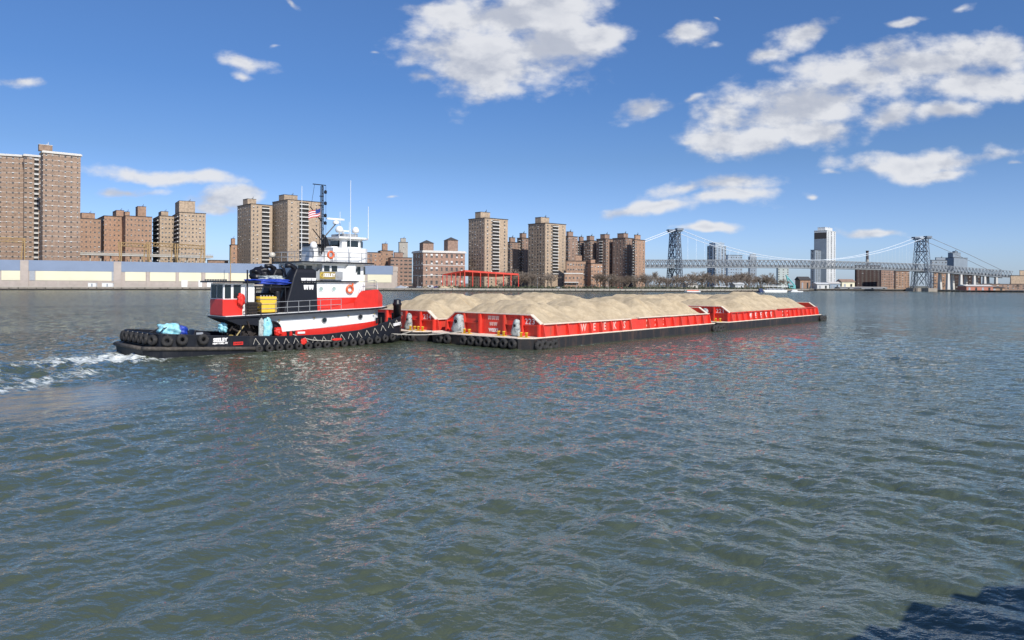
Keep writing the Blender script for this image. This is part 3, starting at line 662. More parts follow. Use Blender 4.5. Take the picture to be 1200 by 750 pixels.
# ---------------------------------------------------------------- bare trees
def tree_proto(seed, H, spread, m):
    rng = random.Random(seed); tr = MB(); cr = MB()
    def grow(p, d, ln, r, lev):
        q = p+d*ln; tgt = tr if lev == 0 else cr
        mid = p+d*ln*.5+Vector((rng.uniform(-1, 1), rng.uniform(-1, 1), 0))*ln*.05
        tgt.tube([p, mid, q], r, 4 if lev < 3 else 3, r*.6, cap=False)
        if lev >= 5: return
        nb = 4 if lev < 2 else 3
        for i in range(nb+ (lev == 0)):
            az = rng.uniform(0, 2*math.pi); sp_ = rng.uniform(.35, .95)*spread
            ax = Vector((math.cos(az), math.sin(az), 0)); nd = (d*math.cos(sp_)+ax*math.sin(sp_)+Vector((0, 0, .12))).normalized()
            st = p+d*ln*rng.uniform(.55, 1.0)
            grow(st, nd, ln*rng.uniform(.58, .82), max(r*.52, .045), lev+1)
    grow(Vector((0, 0, -.3)), Vector((0, 0, 1)), H*.30, H*.022, 0)
    r = empty('bare_tree'); tr.build('trunk', m, r); cr.build('crown', m, r); return r
TP = [tree_proto(3, 12, .95, M['bark']), tree_proto(5, 12, .8, M['bark2']), tree_proto(8, 12, 1.05, M['bark']), tree_proto(11, 12, .7, M['bark2'])]
for i_, t_ in enumerate(TP): t_.location = (gx(772+i_*9, 690+8*i_), 690+8*i_, GZ); tag(t_, 'bare park tree left of the bridge on the wooded shore', 'tree', 'bare trees in the riverside park under the bridge')
rt = random.Random(21)
def trees(p0, p1, n, Dadd, h0, h1, label, group):
    for i in range(n):
        px = p0+(p1-p0)*(i+rt.uniform(.1, .9))/n; D = shoreY(px)+rt.uniform(*Dadd)
        c = copy_tree(rt.choice(TP)); c.location = (gx(px, D), D, GZ-.1); s_ = rt.uniform(h0, h1)/11.0
        c.scale = (s_*rt.uniform(.9, 1.25), s_*rt.uniform(.9, 1.25), s_); c.rotation_euler = (0, 0, rt.uniform(0, 6.28)); tag(c, label, 'tree', group)
trees(242, 278, 7, (95, 120), 14, 19, 'bare tree behind the shed left of the small red brick tower', 'bare trees behind the shed')
trees(94, 240, 8, (125, 140), 12, 15, 'bare tree in front of the red-brown blocks behind the elevated roadway', 'bare trees at the foot of the red-brown blocks')
trees(596, 622, 6, (18, 45), 15, 20, 'bare tree between the two tan balcony towers beside the red canopy', 'bare trees between the tan towers')
trees(620, 650, 5, (8, 30), 14, 19, 'bare tree before the dark side of the tan tower right of the canopy', 'bare trees before the right tan tower')
trees(698, 760, 15, (10, 50), 13, 19, 'bare tree in the row below the plum brick tower cluster', 'bare trees below the plum tower cluster')
trees(757, 815, 13, (8, 50), 13, 19, 'bare tree at the foot of the left bridge tower', 'bare trees at the foot of the left bridge tower')
trees(812, 905, 30, (15, 60), 14, 21, 'bare park tree left of the bridge on the wooded shore', 'bare trees in the riverside park under the bridge')
trees(895, 925, 5, (20, 60), 11, 15, 'bare tree behind the white-roofed landing stage', 'bare trees behind the landing stage')
trees(1146, 1200, 5, (30, 90), 8, 11, 'low bare tree behind the red shed at the right end of the shore', 'bare trees at the right end')
# scrub along the shore: nobody could count it
def scrub(p0, p1, n, Dadd, h, m, w=3):
    b = MB()
    for i in range(n):
        px = p0+(p1-p0)*i/n+rt.uniform(-1, 1); D = shoreY(min(max(px, -300), 1400))+rt.uniform(*Dadd); x = gx(px, D)
        for k in range(26):
            a, e_, q = rt.uniform(0, 6.28), rt.uniform(0, 1), rt.uniform(.2, .5)
            c = Vector((x+math.cos(a)*w*rt.random(), D+math.sin(a)*1.5, GZ+h*e_*rt.uniform(.4, 1)))
            u = Vector((rt.uniform(-1, 1), rt.uniform(-1, 1), rt.uniform(-1, 1))).normalized()*q; v = u.cross(Vector((rt.uniform(-1, 1), 1, rt.uniform(-1, 1)))).normalized()*q
            b.add([c-u-v, c+u-v, c+u+v, c-u+v], [(0, 1, 2, 3)])
    tag(b.build('shrubbery', m), 'low dark scrub and hedge along the riverside wall', 'shrubbery', kind='stuff')
scrub(516, 930, 190, (4, 9), 2.6, M['bush'])

# ---------------------------------------------------------------- suspension bridge
PA, PB = Vector((gx(795, 756), 756, 0)), Vector((gx(1086, 850), 850, 0))
bv = PB-PA; BL = bv.length; ba = math.atan2(bv.y, bv.x)
br = empty('suspension_bridge', PA, ba, 'long grey steel suspension bridge with two lattice towers and a trussed deck', 'bridge')
ZT, ZD, ZB, BW = 63.0, 31.6, 24.0, 14.0
def camber(x):
    if x < 0: return -max(0, -x)*.012
    if x <= BL: return 1.6*math.sin(math.pi*x/BL)
    return -(x-BL)*.052
X0, X1 = -75, BL+132
for y, nm in ((0, 'near'), (BW, 'far')):
    b = MB(); st = 5.2; k = int((X1-X0)/st)
    for i in range(k):
        xa, xb = X0+i*st, X0+(i+1)*st; za, zb = camber(xa), camber(xb)
        tk = 1.0 if xa < BL-5 else 1.0
        for zz, t in ((ZD, .55), (ZB, .9)):
            b.add([(xa,y-.3,zz+za-t),(xb,y-.3,zz+zb-t),(xb,y-.3,zz+zb),(xa,y-.3,zz+za),(xa,y+.3,zz+za-t),(xb,y+.3,zz+zb-t),(xb,y+.3,zz+zb),(xa,y+.3,zz+za)], [(0,1,2,3),(7,6,5,4),(3,2,6,7),(0,4,5,1)])
        b.tube([(xa, y, ZB+za), (xa, y, ZD+za)], .28, 4, cap=False)
        b.tube([(xa, y, ZB+za), (xb, y, ZD+zb)], .36, 4, cap=False); b.tube([(xb, y, ZB+zb), (xa, y, ZD+za)], .36, 4, cap=False)
    b.build('stiffening_truss', M['bridge'], br)
b = MB()
for i in range(40):
    xa, xb = X0+(X1-X0)*i/40, X0+(X1-X0)*(i+1)/40; za, zb = ZB+camber(xa)+.6, ZB+camber(xb)+.6
    b.add([(xa,.4,za),(xb,.4,zb),(xb,BW-.4,zb),(xa,BW-.4,za),(xa,.4,za+1.6),(xb,.4,zb+1.6),(xb,BW-.4,zb+1.6),(xa,BW-.4,za+1.6)], [(0,3,2,1),(4,5,6,7),(0,1,5,4),(3,7,6,2)])
b.build('road_deck', M['bridge'], br)
def lattice_leg(b, x0, x1, xt0, xt1, y0, y1, z0, z1, n_, r=.55, lean=0):
    lv = []
    for i in range(n_+1):
        t = i/n_; lv.append([((x0+(xt0-x0)*t) if s else (x1+(xt1-x1)*t), y+lean*t, z0+(z1-z0)*t) for s, y in ((1, y0), (0, y0), (0, y1), (1, y1))])
    for c in range(4): b.tube([l[c] for l in lv], r, 4)
    for i in range(n_):
        for c in range(4):
            d_ = (c+1) % 4; b.tube([lv[i][c], lv[i+1][d_]], r*.5, 4, cap=False); b.tube([lv[i][d_], lv[i+1][c]], r*.5, 4, cap=False); b.tube([lv[i+1][c], lv[i+1][d_]], r*.5, 4, cap=False)
for tx in (0, BL):
    b = MB()
    for yy_, s in ((0, -1), (BW, 1)):
        lattice_leg(b, tx-2.6, tx+2.6, tx-1.8, tx+1.8, yy_-2.0+s*4, yy_+2.0+s*4, 4 if tx else 2, ZT-3, 10, .42, -s*5.5)
    for z0, z1 in ((ZT-30, ZT-17), (ZT-17, ZT-5), (8, 22)):
        for x in (tx-3, tx+3):
            b.tube([(x, 1, z0), (x, BW-1, z1)], .5, 4); b.tube([(x, BW-1, z0), (x, 1, z1)], .5, 4); b.tube([(x, 1, z1), (x, BW-1, z1)], .5, 4)
    t = b.build('tower', M['towersteel'], br)
    c = MB(); c.box(tx-3, tx+3, -3, BW+3, ZT-3, ZT-1.6)
    for yy_ in (-1.5, BW+1.5): c.box(tx-3.6, tx+3.6, yy_-2.6, yy_+2.6, ZT-1.6, ZT+.4)
    c.build('tower_cap', M['towersteel'], t)
    p = MB()
    for yy_ in (-4, BW+4): p.box(tx-6.5, tx+6.5, yy_-5, yy_+5, -2, 4)
    p.build('masonry_pier', M['quay'], t)
for yy_ in (-1.0, BW+1.0):
    zc = lambda x: ZD+2+(ZT-ZD-2)*((x-BL/2)/(BL/2))**2
    MB().tube([(BL*i/32, yy_, zc(BL*i/32)) for i in range(33)], .3, 6).build('main_cable', M['cable'], br)
    MB().tube([(0, yy_, ZT), (-40, yy_, ZT-15), (-80, yy_, ZT-27)], .38, 6).build('main_cable', M['cable'], br)
    MB().tube([(BL, yy_, ZT), (BL+60, yy_, ZT-19), (BL+115, yy_, ZD-7)], .28, 6).build('main_cable', M['bridge'], br)
    for i in range(1, 32):
        x = BL*i/32; MB().tube([(x, yy_, ZD+camber(x)), (x, yy_, zc(x))], .07, 3, cap=False).build('suspender', M['cable'], br)
for x in (33, 52, 72, 88, 106):
    xx = BL+x; zt = ZB+camber(xx)-.9
    for yy_ in (1.5, BW-1.5):
        b = MB(); b.add([(xx-2.2,yy_-1.6,-1),(xx+2.2,yy_-1.6,-1),(xx+2.2,yy_+1.6,-1),(xx-2.2,yy_+1.6,-1),(xx-1.3,yy_-1.2,zt),(xx+1.3,yy_-1.2,zt),(xx+1.3,yy_+1.2,zt),(xx-1.3,yy_+1.2,zt)], [(0,3,2,1),(4,5,6,7),(0,1,5,4),(1,2,6,5),(2,3,7,6),(3,0,4,7)])
        b.build('approach_pier', M['balslab'], br)

# far shore behind the bridge
hr, hw, hd, ht = bldg('hotel_tower', 'tall white high-rise with grey glass left face beyond the bridge', 954, 969, 979.5, 270, 1180, 47, M['whiteconc'], 30, fr(3, .15, .85), (), pent=[(.1, .9, .2, .8, 5.5)], ww=3.2, wh=2.2, cat='tower', roof='whiteconc', maxw=90)
bldg('office_tower', 'grey glass slab joined low against the left side of the white high-rise', 950, 955, 962, 293, 1170, 45, M['greygl'], 20, (.3, .7), (.5,), ww=3, whites=.3, cat='tower')
MB().box(-.35, -.05, .6, hd-.6, 0, ht-14).build('glass_face', M['greygl'], hr); MB().box(-.5, -.06, .6, hd-.6, ht-13, ht-3).build('louvre_band', M['roofdark'], hr)
bldg('glass_tower', 'blue-grey glass tower with uneven top left of the bridge middle', 829, 838, 851, 288, 1150, 35, M['bluegl'], 24, fr(4), fr(3), pent=[(.1, .9, .1, .9, 5)], ww=3, wh=1.8, whites=.4, cat='tower', roof='whiteconc', maxw=90)
bldg('apartment_building', 'low white block behind the bridge right of the blue glass tower', 851, 853, 870, 299, 1100, 20, M['bluegl'], 10, fr(6), (), whites=.3, ww=2)
bldg('apartment_building', 'slim dark block with white top crossing behind the bridge deck', 877, 879, 887, 301, 1100, 20, M['greygl'], 10, (.3, .7), (), pent=[(.1, .9, .1, .6, 4)], roof='whiteconc')
bldg('pale_building', 'pale grey-green block under the bridge deck right of the park trees', 910, 912, 924.5, 311.5, 1050, 20, mat('pale_green_cladding', (.42, .47, .45), .6), 9, fr(3), (), whites=.3, ww=2)
bldg('refinery_building', 'huge dark old refinery block under the bridge deck', 1002, 1004, 1032, 311, 980, 12, M['darkbrick'], 11, fr(6), (), whites=.03, ww=2.4)
r = empty('chimney_stack', (gx(1016.5, 1000), 1000, GZ), 0, 'dark round chimney poking above the bridge deck', 'chimney'); hch = at(1016, 295, 1000).z
MB().lathe([(2.0, 0), (1.6, hch-GZ), (1.9, hch-GZ+.1), (1.9, hch-GZ+1.4)], n=14).build('shaft', M['darkbrick'], r); MB().lathe([(1.95, hch*.7), (1.95, hch*.7+3)], n=14).build('collar', M['tanconc'], r)
bldg('warehouse', 'brown brick warehouse right of the dark refinery', 1031, 1033, 1049, 314, 960, 14, M['brickB'], 8, fr(6), (), whites=.3, ww=2)
bldg('warehouse', 'reddish brick warehouse left of the right bridge tower', 1048, 1050, 1066, 318, 930, 14, M['brickRB'], 7, fr(5), (), whites=.4, ww=2)
bldg('modern_building', 'dark glass block with stepped roof and white side right of the right bridge tower', 1108, 1118, 1134, 302, 960, 30, M['greygl'], 9, (), (), pent=[(.0, .55, .1, .7, 6.5), (.2, .4, .2, .5, 8.5)], cat='building', roof='roofdark')
bldg('dark_building', 'dark glass building just right of the right bridge tower', 1090, 1092, 1110, 305, 955, 14, M['greygl'], 9, fr(5), (), whites=.25, ww=2.4, pent=[(.3, .9, .1, .7, 3.5)])
bldg('warehouse', 'brown warehouse in shade beneath the bridge approach', 1094, 1095, 1112, 318, 915, 8, M['brickRB'], 5, fr(4), (), whites=.5, ww=2)
bldg('warehouse', 'dark warehouse with white doors beneath the bridge approach', 1112, 1113, 1150, 322, 915, 6, M['darkbrick'], 4, fr(7), (), whites=.5, ww=2.4)
bldg('tan_building', 'tan windowless block at the right edge of the shore', 1184, 1185, 1215, 323, 860, 8, M['brickT'], 0, (), (), pent=[(.35, .75, .2, .6, 6)])
bldg('warehouse', 'long dark brown low building at the far right shore', 1150, 1151, 1230, 333, 850, 5, M['brickD'], 2, fr(12), (), whites=.4, ww=2.2)
def low_shed(px0, px1, ptop, D, wall, roofm, label, alpha=4, dp=14):
    k0 = ray(px0, 320)[0]; C = Vector((k0*D, D, GZ)); a = R(alpha); kR = ray(px1, 320)[0]; Wd = (kR*C.y-C.x)/(math.cos(a)-kR*math.sin(a)); h = at(px0, ptop, D).z-GZ
    r = empty('low_shed', C, a, label, 'shed'); MB().box(0, Wd, 0, dp, 0, h*.72).build('wall', wall, r)
    b = MB(); b.prism_x([(-1, h*.72+.02), (dp/2, h), (dp+1, h*.72+.02)], -1, Wd+1); b.build('roof', roofm, r)
    k = max(2, int(Wd/7))
    for i in range(k): MB().box((i+.3)*Wd/k, (i+.6)*Wd/k, -.12, -.02, .1, h*.5).build('door', M['glass'] if i % 2 else M['greypaint_shade'], r)
low_shed(1133, 1164, 333.5, 800, mat('salmon_wall', (.42, .17, .12), .8), M['balslab'], 'long salmon-red shed with pale roof under the bridge approach')
low_shed(1162, 1178, 336, 805, M['brickRB'], M['roofdark'], 'small dark-roofed shed right of the salmon-red one')
low_shed(958, 972, 331, 930, M['whiteconc'], M['whiteconc'], 'white box-like riverside shed below the white high-rise')
low_shed(973, 985, 330, 935, M['bluegl'], M['balslab'], 'bluish shed beside the white riverside shed')
low_shed(987, 1002, 327, 940, M['cream'], M['brickD'], 'cream warehouse with dark roof left of the refinery')
low_shed(938, 950, 324, 940, M['brickRB'], M['roofdark'], 'reddish house with dark roof right of the turquoise crane')
low_shed(985, 1040, 336, 925, M['greypaint_shade'], M['balslab'], 'long low grey shed in front of the refinery')
low_shed(806, 818, 331, 690, M['balslab'], M['tanconc'], 'small pale park building at the foot of the left bridge tower')
low_shed(862, 872, 331, 690, M['whiteconc'], M['whiteconc'], 'small white park building among the bare trees')
low_shed(840, 853, 335, 682, M['tanconc'], M['whiteconc'], 'low park kiosk with white roof among the bare trees')
# turquoise crane
cb_ = Vector((gx(928, 925), 925, GZ)); r = empty('harbour_crane', cb_, 0, 'turquoise harbour crane on the far quay left of the white high-rise', 'crane')
b = MB(); b.tube([(-2.5, 0, 0), (-6, 0, 15), (-7, 0, 17)], 1.0, 5); b.tube([(-6, 0, 15), (3, 0, 5), (3, 0, 0)], .9, 5); b.build('jib', M['turq'], r)
MB().box(-4, 4, -3, 3, 0, 4.5).build('cabin', M['turq'], r); MB().box(-3, 1, -3.2, -3.05, 2, 3.8).build('cabin_window', M['glass'], r)
# landing stage and moored barge
def floating(px, D, label, nm, L_, dark=False):
    r = empty(nm, (gx(px, D), D, 0), R(3), label, 'landing stage' if nm == 'landing_stage' else 'boat')
    b = MB(); b.prism([(-L_/2, 0), (-L_/2+1.5, -2.5), (L_/2-1.5, -2.5), (L_/2, 0), (L_/2-1.5, 2.5), (-L_/2+1.5, 2.5)], -.6, 1.0); b.build('hull', M['navy'] if dark else M['whiteconc'], r); return r
r = floating(908, 640, 'two-deck landing stage with white roof at the park shore', 'landing_stage', 22)
for i in range(6): MB().box(-9+i*3.6-.15, -9+i*3.6+.15, -2.2, -1.9, 1, 5.2).build('post', M['steel'], r)
MB().box(-7.5, 8, -1.5, 1.8, 1.003, 3.4).build('cabin', M['greypaint_shade'], r); MB().box(-11, 11, -2.4, 2.4, 5.2, 5.7).build('roof', M['white'], r); MB().box(-10.4, 10.4, -2.3, -2.2, 1, 2.0).build('railing', M['white'], r)
r = floating(933, 690, 'low white boat moored right of the landing stage', 'moored_boat', 14); MB().box(-4, 1, -1.2, 1.2, 1.003, 2.2).build('cabin', M['whiteconc'], r)
r = floating(893, 640, 'small navy workboat moored left of the landing stage', 'moored_boat', 8, True); MB().box(-2.5, .5, -1.2, 1.2, 1.003, 3.4).build('cabin', M['navy'], r)
r = floating(812, 635, 'low orange and white boat below the left bridge tower', 'moored_boat', 14); MB().box(-5, 5, -1.0, 1.0, 1.003, 1.6).build('cabin', M['orange'], r)

# vehicles and lamp posts along the quays
def car(px, D, colr, label, van=False):
    m = mat('car_paint', colr, .3); r = empty('parked_car', (gx(px, D), D, GZ+.4), R(random.uniform(-8, 8)), label, 'van' if van else 'car', 'cars parked on the quay')
    h = 2.2 if van else 1.45; b = MB()
    b.prism_y([(-2.3,.35),(2.3,.35),(2.3,.85),(1.3 if not van else 2.2,.95),(.7 if not van else 1.9,h),(-1.5 if not van else -2.25,h),(-2.2,.95),(-2.3,.85)], -.9, .9); b.build('body', m, r, bevel=.08)
    MB().box(-1.3, .5, -.93, -.905, .98, h-.18).build('window', M['glass'], r)
    for x in (-1.45, 1.45):
        for y in (-.85, .85): MB().lathe([(.33, -.1), (.33, .1)], (x, y, .33), 12, 'y').build('wheel', M['rubber'], r)
CC = [((.6,.6,.6),'white car parked on the pier end left of the school'),((.03,.03,.04),'black car parked on the pier end right of the shed'),((.3,.32,.35),'grey car parked on the quay before the school'),((.6,.6,.6),'white van parked on the quay near the canopy'),((.02,.05,.2),'dark blue car parked beside the canopy posts'),((.35,.3,.2),'beige car parked under the school windows'),((.6,.6,.6),'white car parked below the right tan tower'),((.4,.05,.04),'red car parked on the quay below the plum towers')]
for (px, (c_, lb)) in zip((476, 482, 492, 505, 512, 499, 655, 727), CC): car(px, shoreY(px)+7, c_, lb, 'van' in lb)
for px, w_, m_, lb in ((108, 5, 'white', 'white quay cabin in front of the shed, left one'), (126, 7, 'white', 'white utility hut by the grey door of the shed')):
    r = empty('quay_hut', (gx(px, shoreY(px)+3), shoreY(px)+3, GZ+.35), R(8), lb, 'hut'); MB().box(-w_/2, w_/2, 0, 2.5, 0, 2.6).build('wall', M[m_], r); MB().box(-w_/2-.2, w_/2+.2, -.2, 2.7, 2.6, 2.8).build('roof', M['balslab'], r); MB().box(-.5, .5, -.06, 0, .1, 2.1).build('door', M['greypaint_shade'], r)
def lamp(px, D, h, label):
    r = empty('street_lamp', (gx(px, D), D, GZ), 0, label, 'street lamp', 'street lamps along the quay')
    MB().tube([(0, 0, 0), (0, 0, h)], .13, 6, .08).build('pole', M['steel'], r); MB().tube([(0, 0, h), (1.6, 0, h+.3)], .07, 5).build('arm', M['steel'], r); MB().box(1.4, 2.3, -.15, .15, h+.2, h+.4).build('lamp_head', M['balslab'], r)
for px in (490, 536, 630, 676, 713, 748, 783, 838, 880): lamp(px, shoreY(px)+3, 9, 'slim grey street lamp on the promenade edge')
# rubble and small gear on the pier by the school
for px, c_, lb in ((470, 'greypaint_shade', 'grey heap of covered gear at the shed end of the pier'), (520, 'sand', 'pale gravel heap on the pier left of the canopy'), (530, 'sand', 'second pale gravel heap under the canopy edge')):
    D = shoreY(px)+6; b = MB(); nn = 10
    vs = [(0, 0, 2.2)]; 
    for ring, rr in ((1, 1.6), (2, 3.4)):
        for i in range(nn): a = 6.283*i/nn; q = rr*random.uniform(.8, 1.2); vs.append((q*1.6*math.cos(a), q*math.sin(a), (1.3 if ring == 1 else 0)*random.uniform(.8, 1.2)))
    fs = [(0, 1+i, 1+(i+1) % nn) for i in range(nn)]+[(1+i, 11+i, 11+(i+1) % nn, 1+(i+1) % nn) for i in range(nn)]
    b.add(vs, fs); o = b.build('gravel_heap', M[c_]); o.location = (gx(px, D), D, GZ+.3); tag(o, lb, 'heap')

# ================================================================ barges
BU = Vector((.65, .76, 0)).normalized(); BV = Vector((-BU.y, BU.x, 0)); BA = math.atan2(BU.y, BU.x); B0 = Vector((3.0, 74.8, 0))
HL, HWD = 37.2, 13.3
def barge(off, side_txt, num, label, seed, near=True):
    rg = random.Random(seed); o = B0+BU*off[0]+BV*off[1]
    r = empty('sand_barge', o, BA, label, 'barge', 'red hopper barges lashed together')
    # hull
    h = MB(); x0, x1, y0, y1 = -3.0, 40.4, -.6, 13.9
    sec = [(x0, -.2), (x0, 1.08), (x1, 1.08), (x1, -.1), (x1-2.5, -1.2), (x0+2.5, -1.2)]
    pts = lambda z, e: [(x0+e, y0+1.2), (x0+1.0+e, y0), (x1-2.2-e, y0), (x1-e, y0+1.8), (x1-e, y1-1.8), (x1-2.2-e, y1), (x0+1.0+e, y1), (x0+e, y1-1.2)]
    n = 8; top, mid, bot = pts(0, 0), pts(0, .1), pts(0, 2.2)
    h.add([(x, y, 1.08) for x, y in top]+[(x, y, -.15) for x, y in mid]+[(x, y, -1.3) for x, y in bot],
          [tuple(range(n))]+[(n+i, n+(i+1) % n, (i+1) % n, i) for i in range(n)]+[(2*n+i, 2*n+(i+1) % n, n+(i+1) % n, n+i) for i in range(n)]+[tuple(range(3*n-1, 2*n-1, -1))])
    h.build('hull', M['bargeblack'], r)
    e = MB()                       # dusty deck edge
    for i in range(n):
        (xa, ya), (xb, yb) = top[i], top[(i+1) % n]; e.tube([(xa, ya, 1.08), (xb, yb, 1.08)], .07, 6)
    e.build('deck_edge', M['dusty'], r)
    d = MB(); q = [(x*.995+.05, y*.985+.06) for x, y in top]; d.add([(x, y, 1.10) for x, y in q], [tuple(range(n))]); d.build('deck', M['dusty'], r)
    # hopper side walls with stiffeners
    P = HL/18; ZS, ZE = 2.36, 3.24
    for yy_, s in ((0, -1), (HWD, 1)):
        w = MB(); w.box(0, HL, yy_-.06, yy_+.06, 1.1, ZS); w.build('side_wall', M['bargered'], r)
        rb = MB()
        for i in range(19):
            x = i*P
            if 8.5 < x/P < 9.5 or 0: continue
            rb.add([(x-.07, yy_+s*.05, 1.1), (x+.07, yy_+s*.05, 1.1), (x+.07, yy_+s*.55, 1.1), (x-.07, yy_+s*.55, 1.1), (x-.07, yy_+s*.05, ZS-.05), (x+.07, yy_+s*.05, ZS-.05), (x+.07, yy_+s*.3, ZS-.05), (x-.07, yy_+s*.3, ZS-.05)],
                   [(0,1,2,3),(7,6,5,4),(0,4,5,1),(1,5,6,2),(2,6,7,3),(3,7,4,0)])
        rb.build('stiffeners', M['bargered'], r)
        rl = MB(); ya, yb = sorted((yy_-s*.12, yy_+s*.28))
        rl.box(0, 8*P+.2, ya, yb, ZS-.02, ZS+.09); rl.box(8.9*P, HL, ya, yb, ZS+.06, ZS+.17); rl.build('coaming_rail', M['dusty'] if (near and yy_ == 0) or seed == 2 else M['bargered'], r)
    # end walls: raised trapezium
    for xx, s in ((0, -1), (HL, 1)):
        w = MB(); w.prism_x([(0, 1.1), (HWD, 1.1), (HWD, ZS), (HWD-1.25, ZE), (1.25, ZE), (0, ZS)], xx-.05, xx+.05); w.build('end_wall', M['bargered'], r)
        rb = MB()
        for y in (.1, 2.3, 4.7, 8.2, 10.6, 13.2):
            zt = ZS if y < .5 or y > 12.8 else ZE-.05; rb.box(min(xx, xx+s*.45), max(xx, xx+s*.45), y-.11, y+.11, 1.1, zt)
        rb.build('stiffeners', M['bargered'], r)
        hb = MB(); hb.box(min(xx+s*.05, xx+s*.3), max(xx+s*.05, xx+s*.3), .22, 4.58, 2.18, 2.26); hb.box(min(xx+s*.05, xx+s*.3), max(xx+s*.05, xx+s*.3), 8.32, HWD-.2, 2.18, 2.26); hb.build('cross_stiffener', M['bargered'], r)
        cr_ = MB(); tp = [(0, ZS), (1.25, ZE), (HWD-1.25, ZE), (HWD, ZS)]
        for (ya, za), (yb, zb) in zip(tp, tp[1:]): cr_.add([(xx-.25,ya,za),(xx+.25,ya,za),(xx+.25,yb,zb),(xx-.25,yb,zb),(xx-.25,ya,za+.10),(xx+.25,ya,za+.10),(xx+.25,yb,zb+.10),(xx-.25,yb,zb+.10)], [(0,3,2,1),(4,5,6,7),(0,1,5,4),(1,2,6,5),(2,3,7,6),(3,0,4,7)])
        cr_.build('coaming_rail', M['dusty'], r)
    # lettering
    for i, c in side_txt:
        text(c, 1.15, M['fadedlet'] if near else M['lettering'], r, ((i+.5)*P, -.075, 1.72), (R(90), 0, 0), bold=.018, sx=.85)
    xl = -.065
    text(num, .82, M['lettering'], r, (xl, 1.45, 2.58), (R(90), 0, R(-90)), bold=.01, spacing=1.15)
    # the emblem: three joined bars of W above two, above the name
    def em(y, z, w, hh, k):
        for j in range(k):
            ww_ = w/k; yc = y+w/2-ww_*(j+.5); b = MB(); q = ww_*.48
            b.prism_x([(yc+q, z+hh), (yc+q*.68, z), (yc-q*.05, z), (yc, z+hh*.45), (yc+q*.05, z), (yc+q*.68, z)][:0] or [(yc-q, z+hh), (yc+q, z+hh), (yc+q*.78, z), (yc+q*.25, z), (yc, z+hh*.42), (yc-q*.25, z), (yc-q*.78, z)], xl-.02, xl)
            b.build('emblem_letter', M['fadedlet'], r)
    if near or seed == 2: em(6.45, 2.62, 1.65, .42, 3); em(6.45, 1.98, 1.15, .38, 2); text('WEEKS', .5, M['lettering'], r, (xl, 6.45, 1.5), (R(90), 0, R(-90)), bold=.02, sx=.85)
    return r, o
SIDE = [(3,'W'),(4,'E'),(5,'E'),(6,'K'),(7,'S')]
def heap(r0, label, seed, base, peaks, hmax):
    """sand dumped by the grab: cones in rows, lying within the coaming"""
    rg = np.random.default_rng(seed); nx, ny = 260, 96
    x = np.linspace(.12, HL-.12, nx); y = np.linspace(.12, HWD-.12, ny); X, Y = np.meshgrid(x, y, indexing='ij')
    Z = np.full(X.shape, -9.0)
    cx = 1.3
    while cx < HL-1:
        cy = 6.65+rg.uniform(-1.3, 1.3); hl_ = rg.uniform(1.2, 3.0); hh = hmax(cx)+rg.uniform(-.32, .10); sl = rg.uniform(-.35, .15)
        ex = np.maximum(np.abs(Y-cy)-hl_, 0); ax = X-cx-sl*(Y-cy)
        dd = np.sqrt(ax*ax*.85+ex*ex+.12)
        Z = np.maximum(Z, hh-.58*(dd-.35)); cx += rg.uniform(1.2, 2.9)
    dy = np.minimum(Y, HWD-Y); dxe = np.minimum(X, HL-X)
    flute = np.interp(x, np.arange(0, HL+2, .45), rg.uniform(-1, 1, len(np.arange(0, HL+2, .45))))[:, None]
    flute = (flute+np.roll(flute, 1, 0)+np.roll(flute, -1, 0))/3
    edge = base+.66*dy+flute*.42*np.clip(dy, 0, 1.5)
    endz = 3.05+.60*dxe-.4*np.clip(1.2-dy, 0, 1.2)
    k_ = .15; A = np.stack([Z, edge, endz]); Z2 = -k_*np.log(np.exp(-A/k_).sum(0))+.05
    for sc_, am in ((1.1, .07), (.45, .035), (.2, .02)):
        nxx = int(HL/sc_)+3; nyy = int(HWD/sc_)+3; G = rg.uniform(-1, 1, (nxx, nyy)); u = X/sc_; v = Y/sc_; i = u.astype(int); j = v.astype(int); fu = u-i; fv = v-j; fu = fu*fu*(3-2*fu); fv = fv*fv*(3-2*fv)
        Z2 += am*(G[i, j]*(1-fu)*(1-fv)+G[i+1, j]*fu*(1-fv)+G[i, j+1]*(1-fu)*fv+G[i+1, j+1]*fu*fv)*np.clip(dy*2, 0, 1)
    vs = np.stack([X, Y, Z2], -1).reshape(-1, 3); b = MB()
    i, j = np.meshgrid(np.arange(nx-1), np.arange(ny-1), indexing='ij'); q = np.stack([i*ny+j, (i+1)*ny+j, (i+1)*ny+j+1, i*ny+j+1], -1).reshape(-1, 4)
    me = bpy.data.meshes.new('sand_heap'); me.from_pydata(vs.tolist(), [], q.tolist()); me.materials.append(M['sand']); me.polygons.foreach_set('use_smooth', [True]*len(q)); me.update()
    o = bpy.data.objects.new('sand_heap', me); col.objects.link(o); o.location = r0.location; o.rotation_euler = r0.rotation_euler
    return tag(o, label, 'sand heap', 'sand heaped in the barges')
bn, _ = barge((0, 0), SIDE+[(9.5,'2'),(10.5,'2'),(11.5,'3')], '223', 'red sand barge nearest the camera with white WEEKS 223 on its long side', 1)
bl_, _ = barge((-.5, 14.75), [], '214', 'red sand barge beside the nearest one, its end wall behind the tug bow', 2, False)
bf, _ = barge((44.4, 0), SIDE+[(9.5,'2'),(10.5,'2'),(11.5,'1')], '221', 'red sand barge ahead in the line, farthest to the right', 3, False)
bb, _ = barge((44.0, 14.75), [], '217', 'red sand barge ahead on the far side, only its sand showing', 4, False)
heap(bn, 'pale sand heaped in the nearest red barge', 1, 2.34, 0, lambda x: 4.45+.35*math.sin(x*.55)*.5+.25*math.sin(x*1.7))
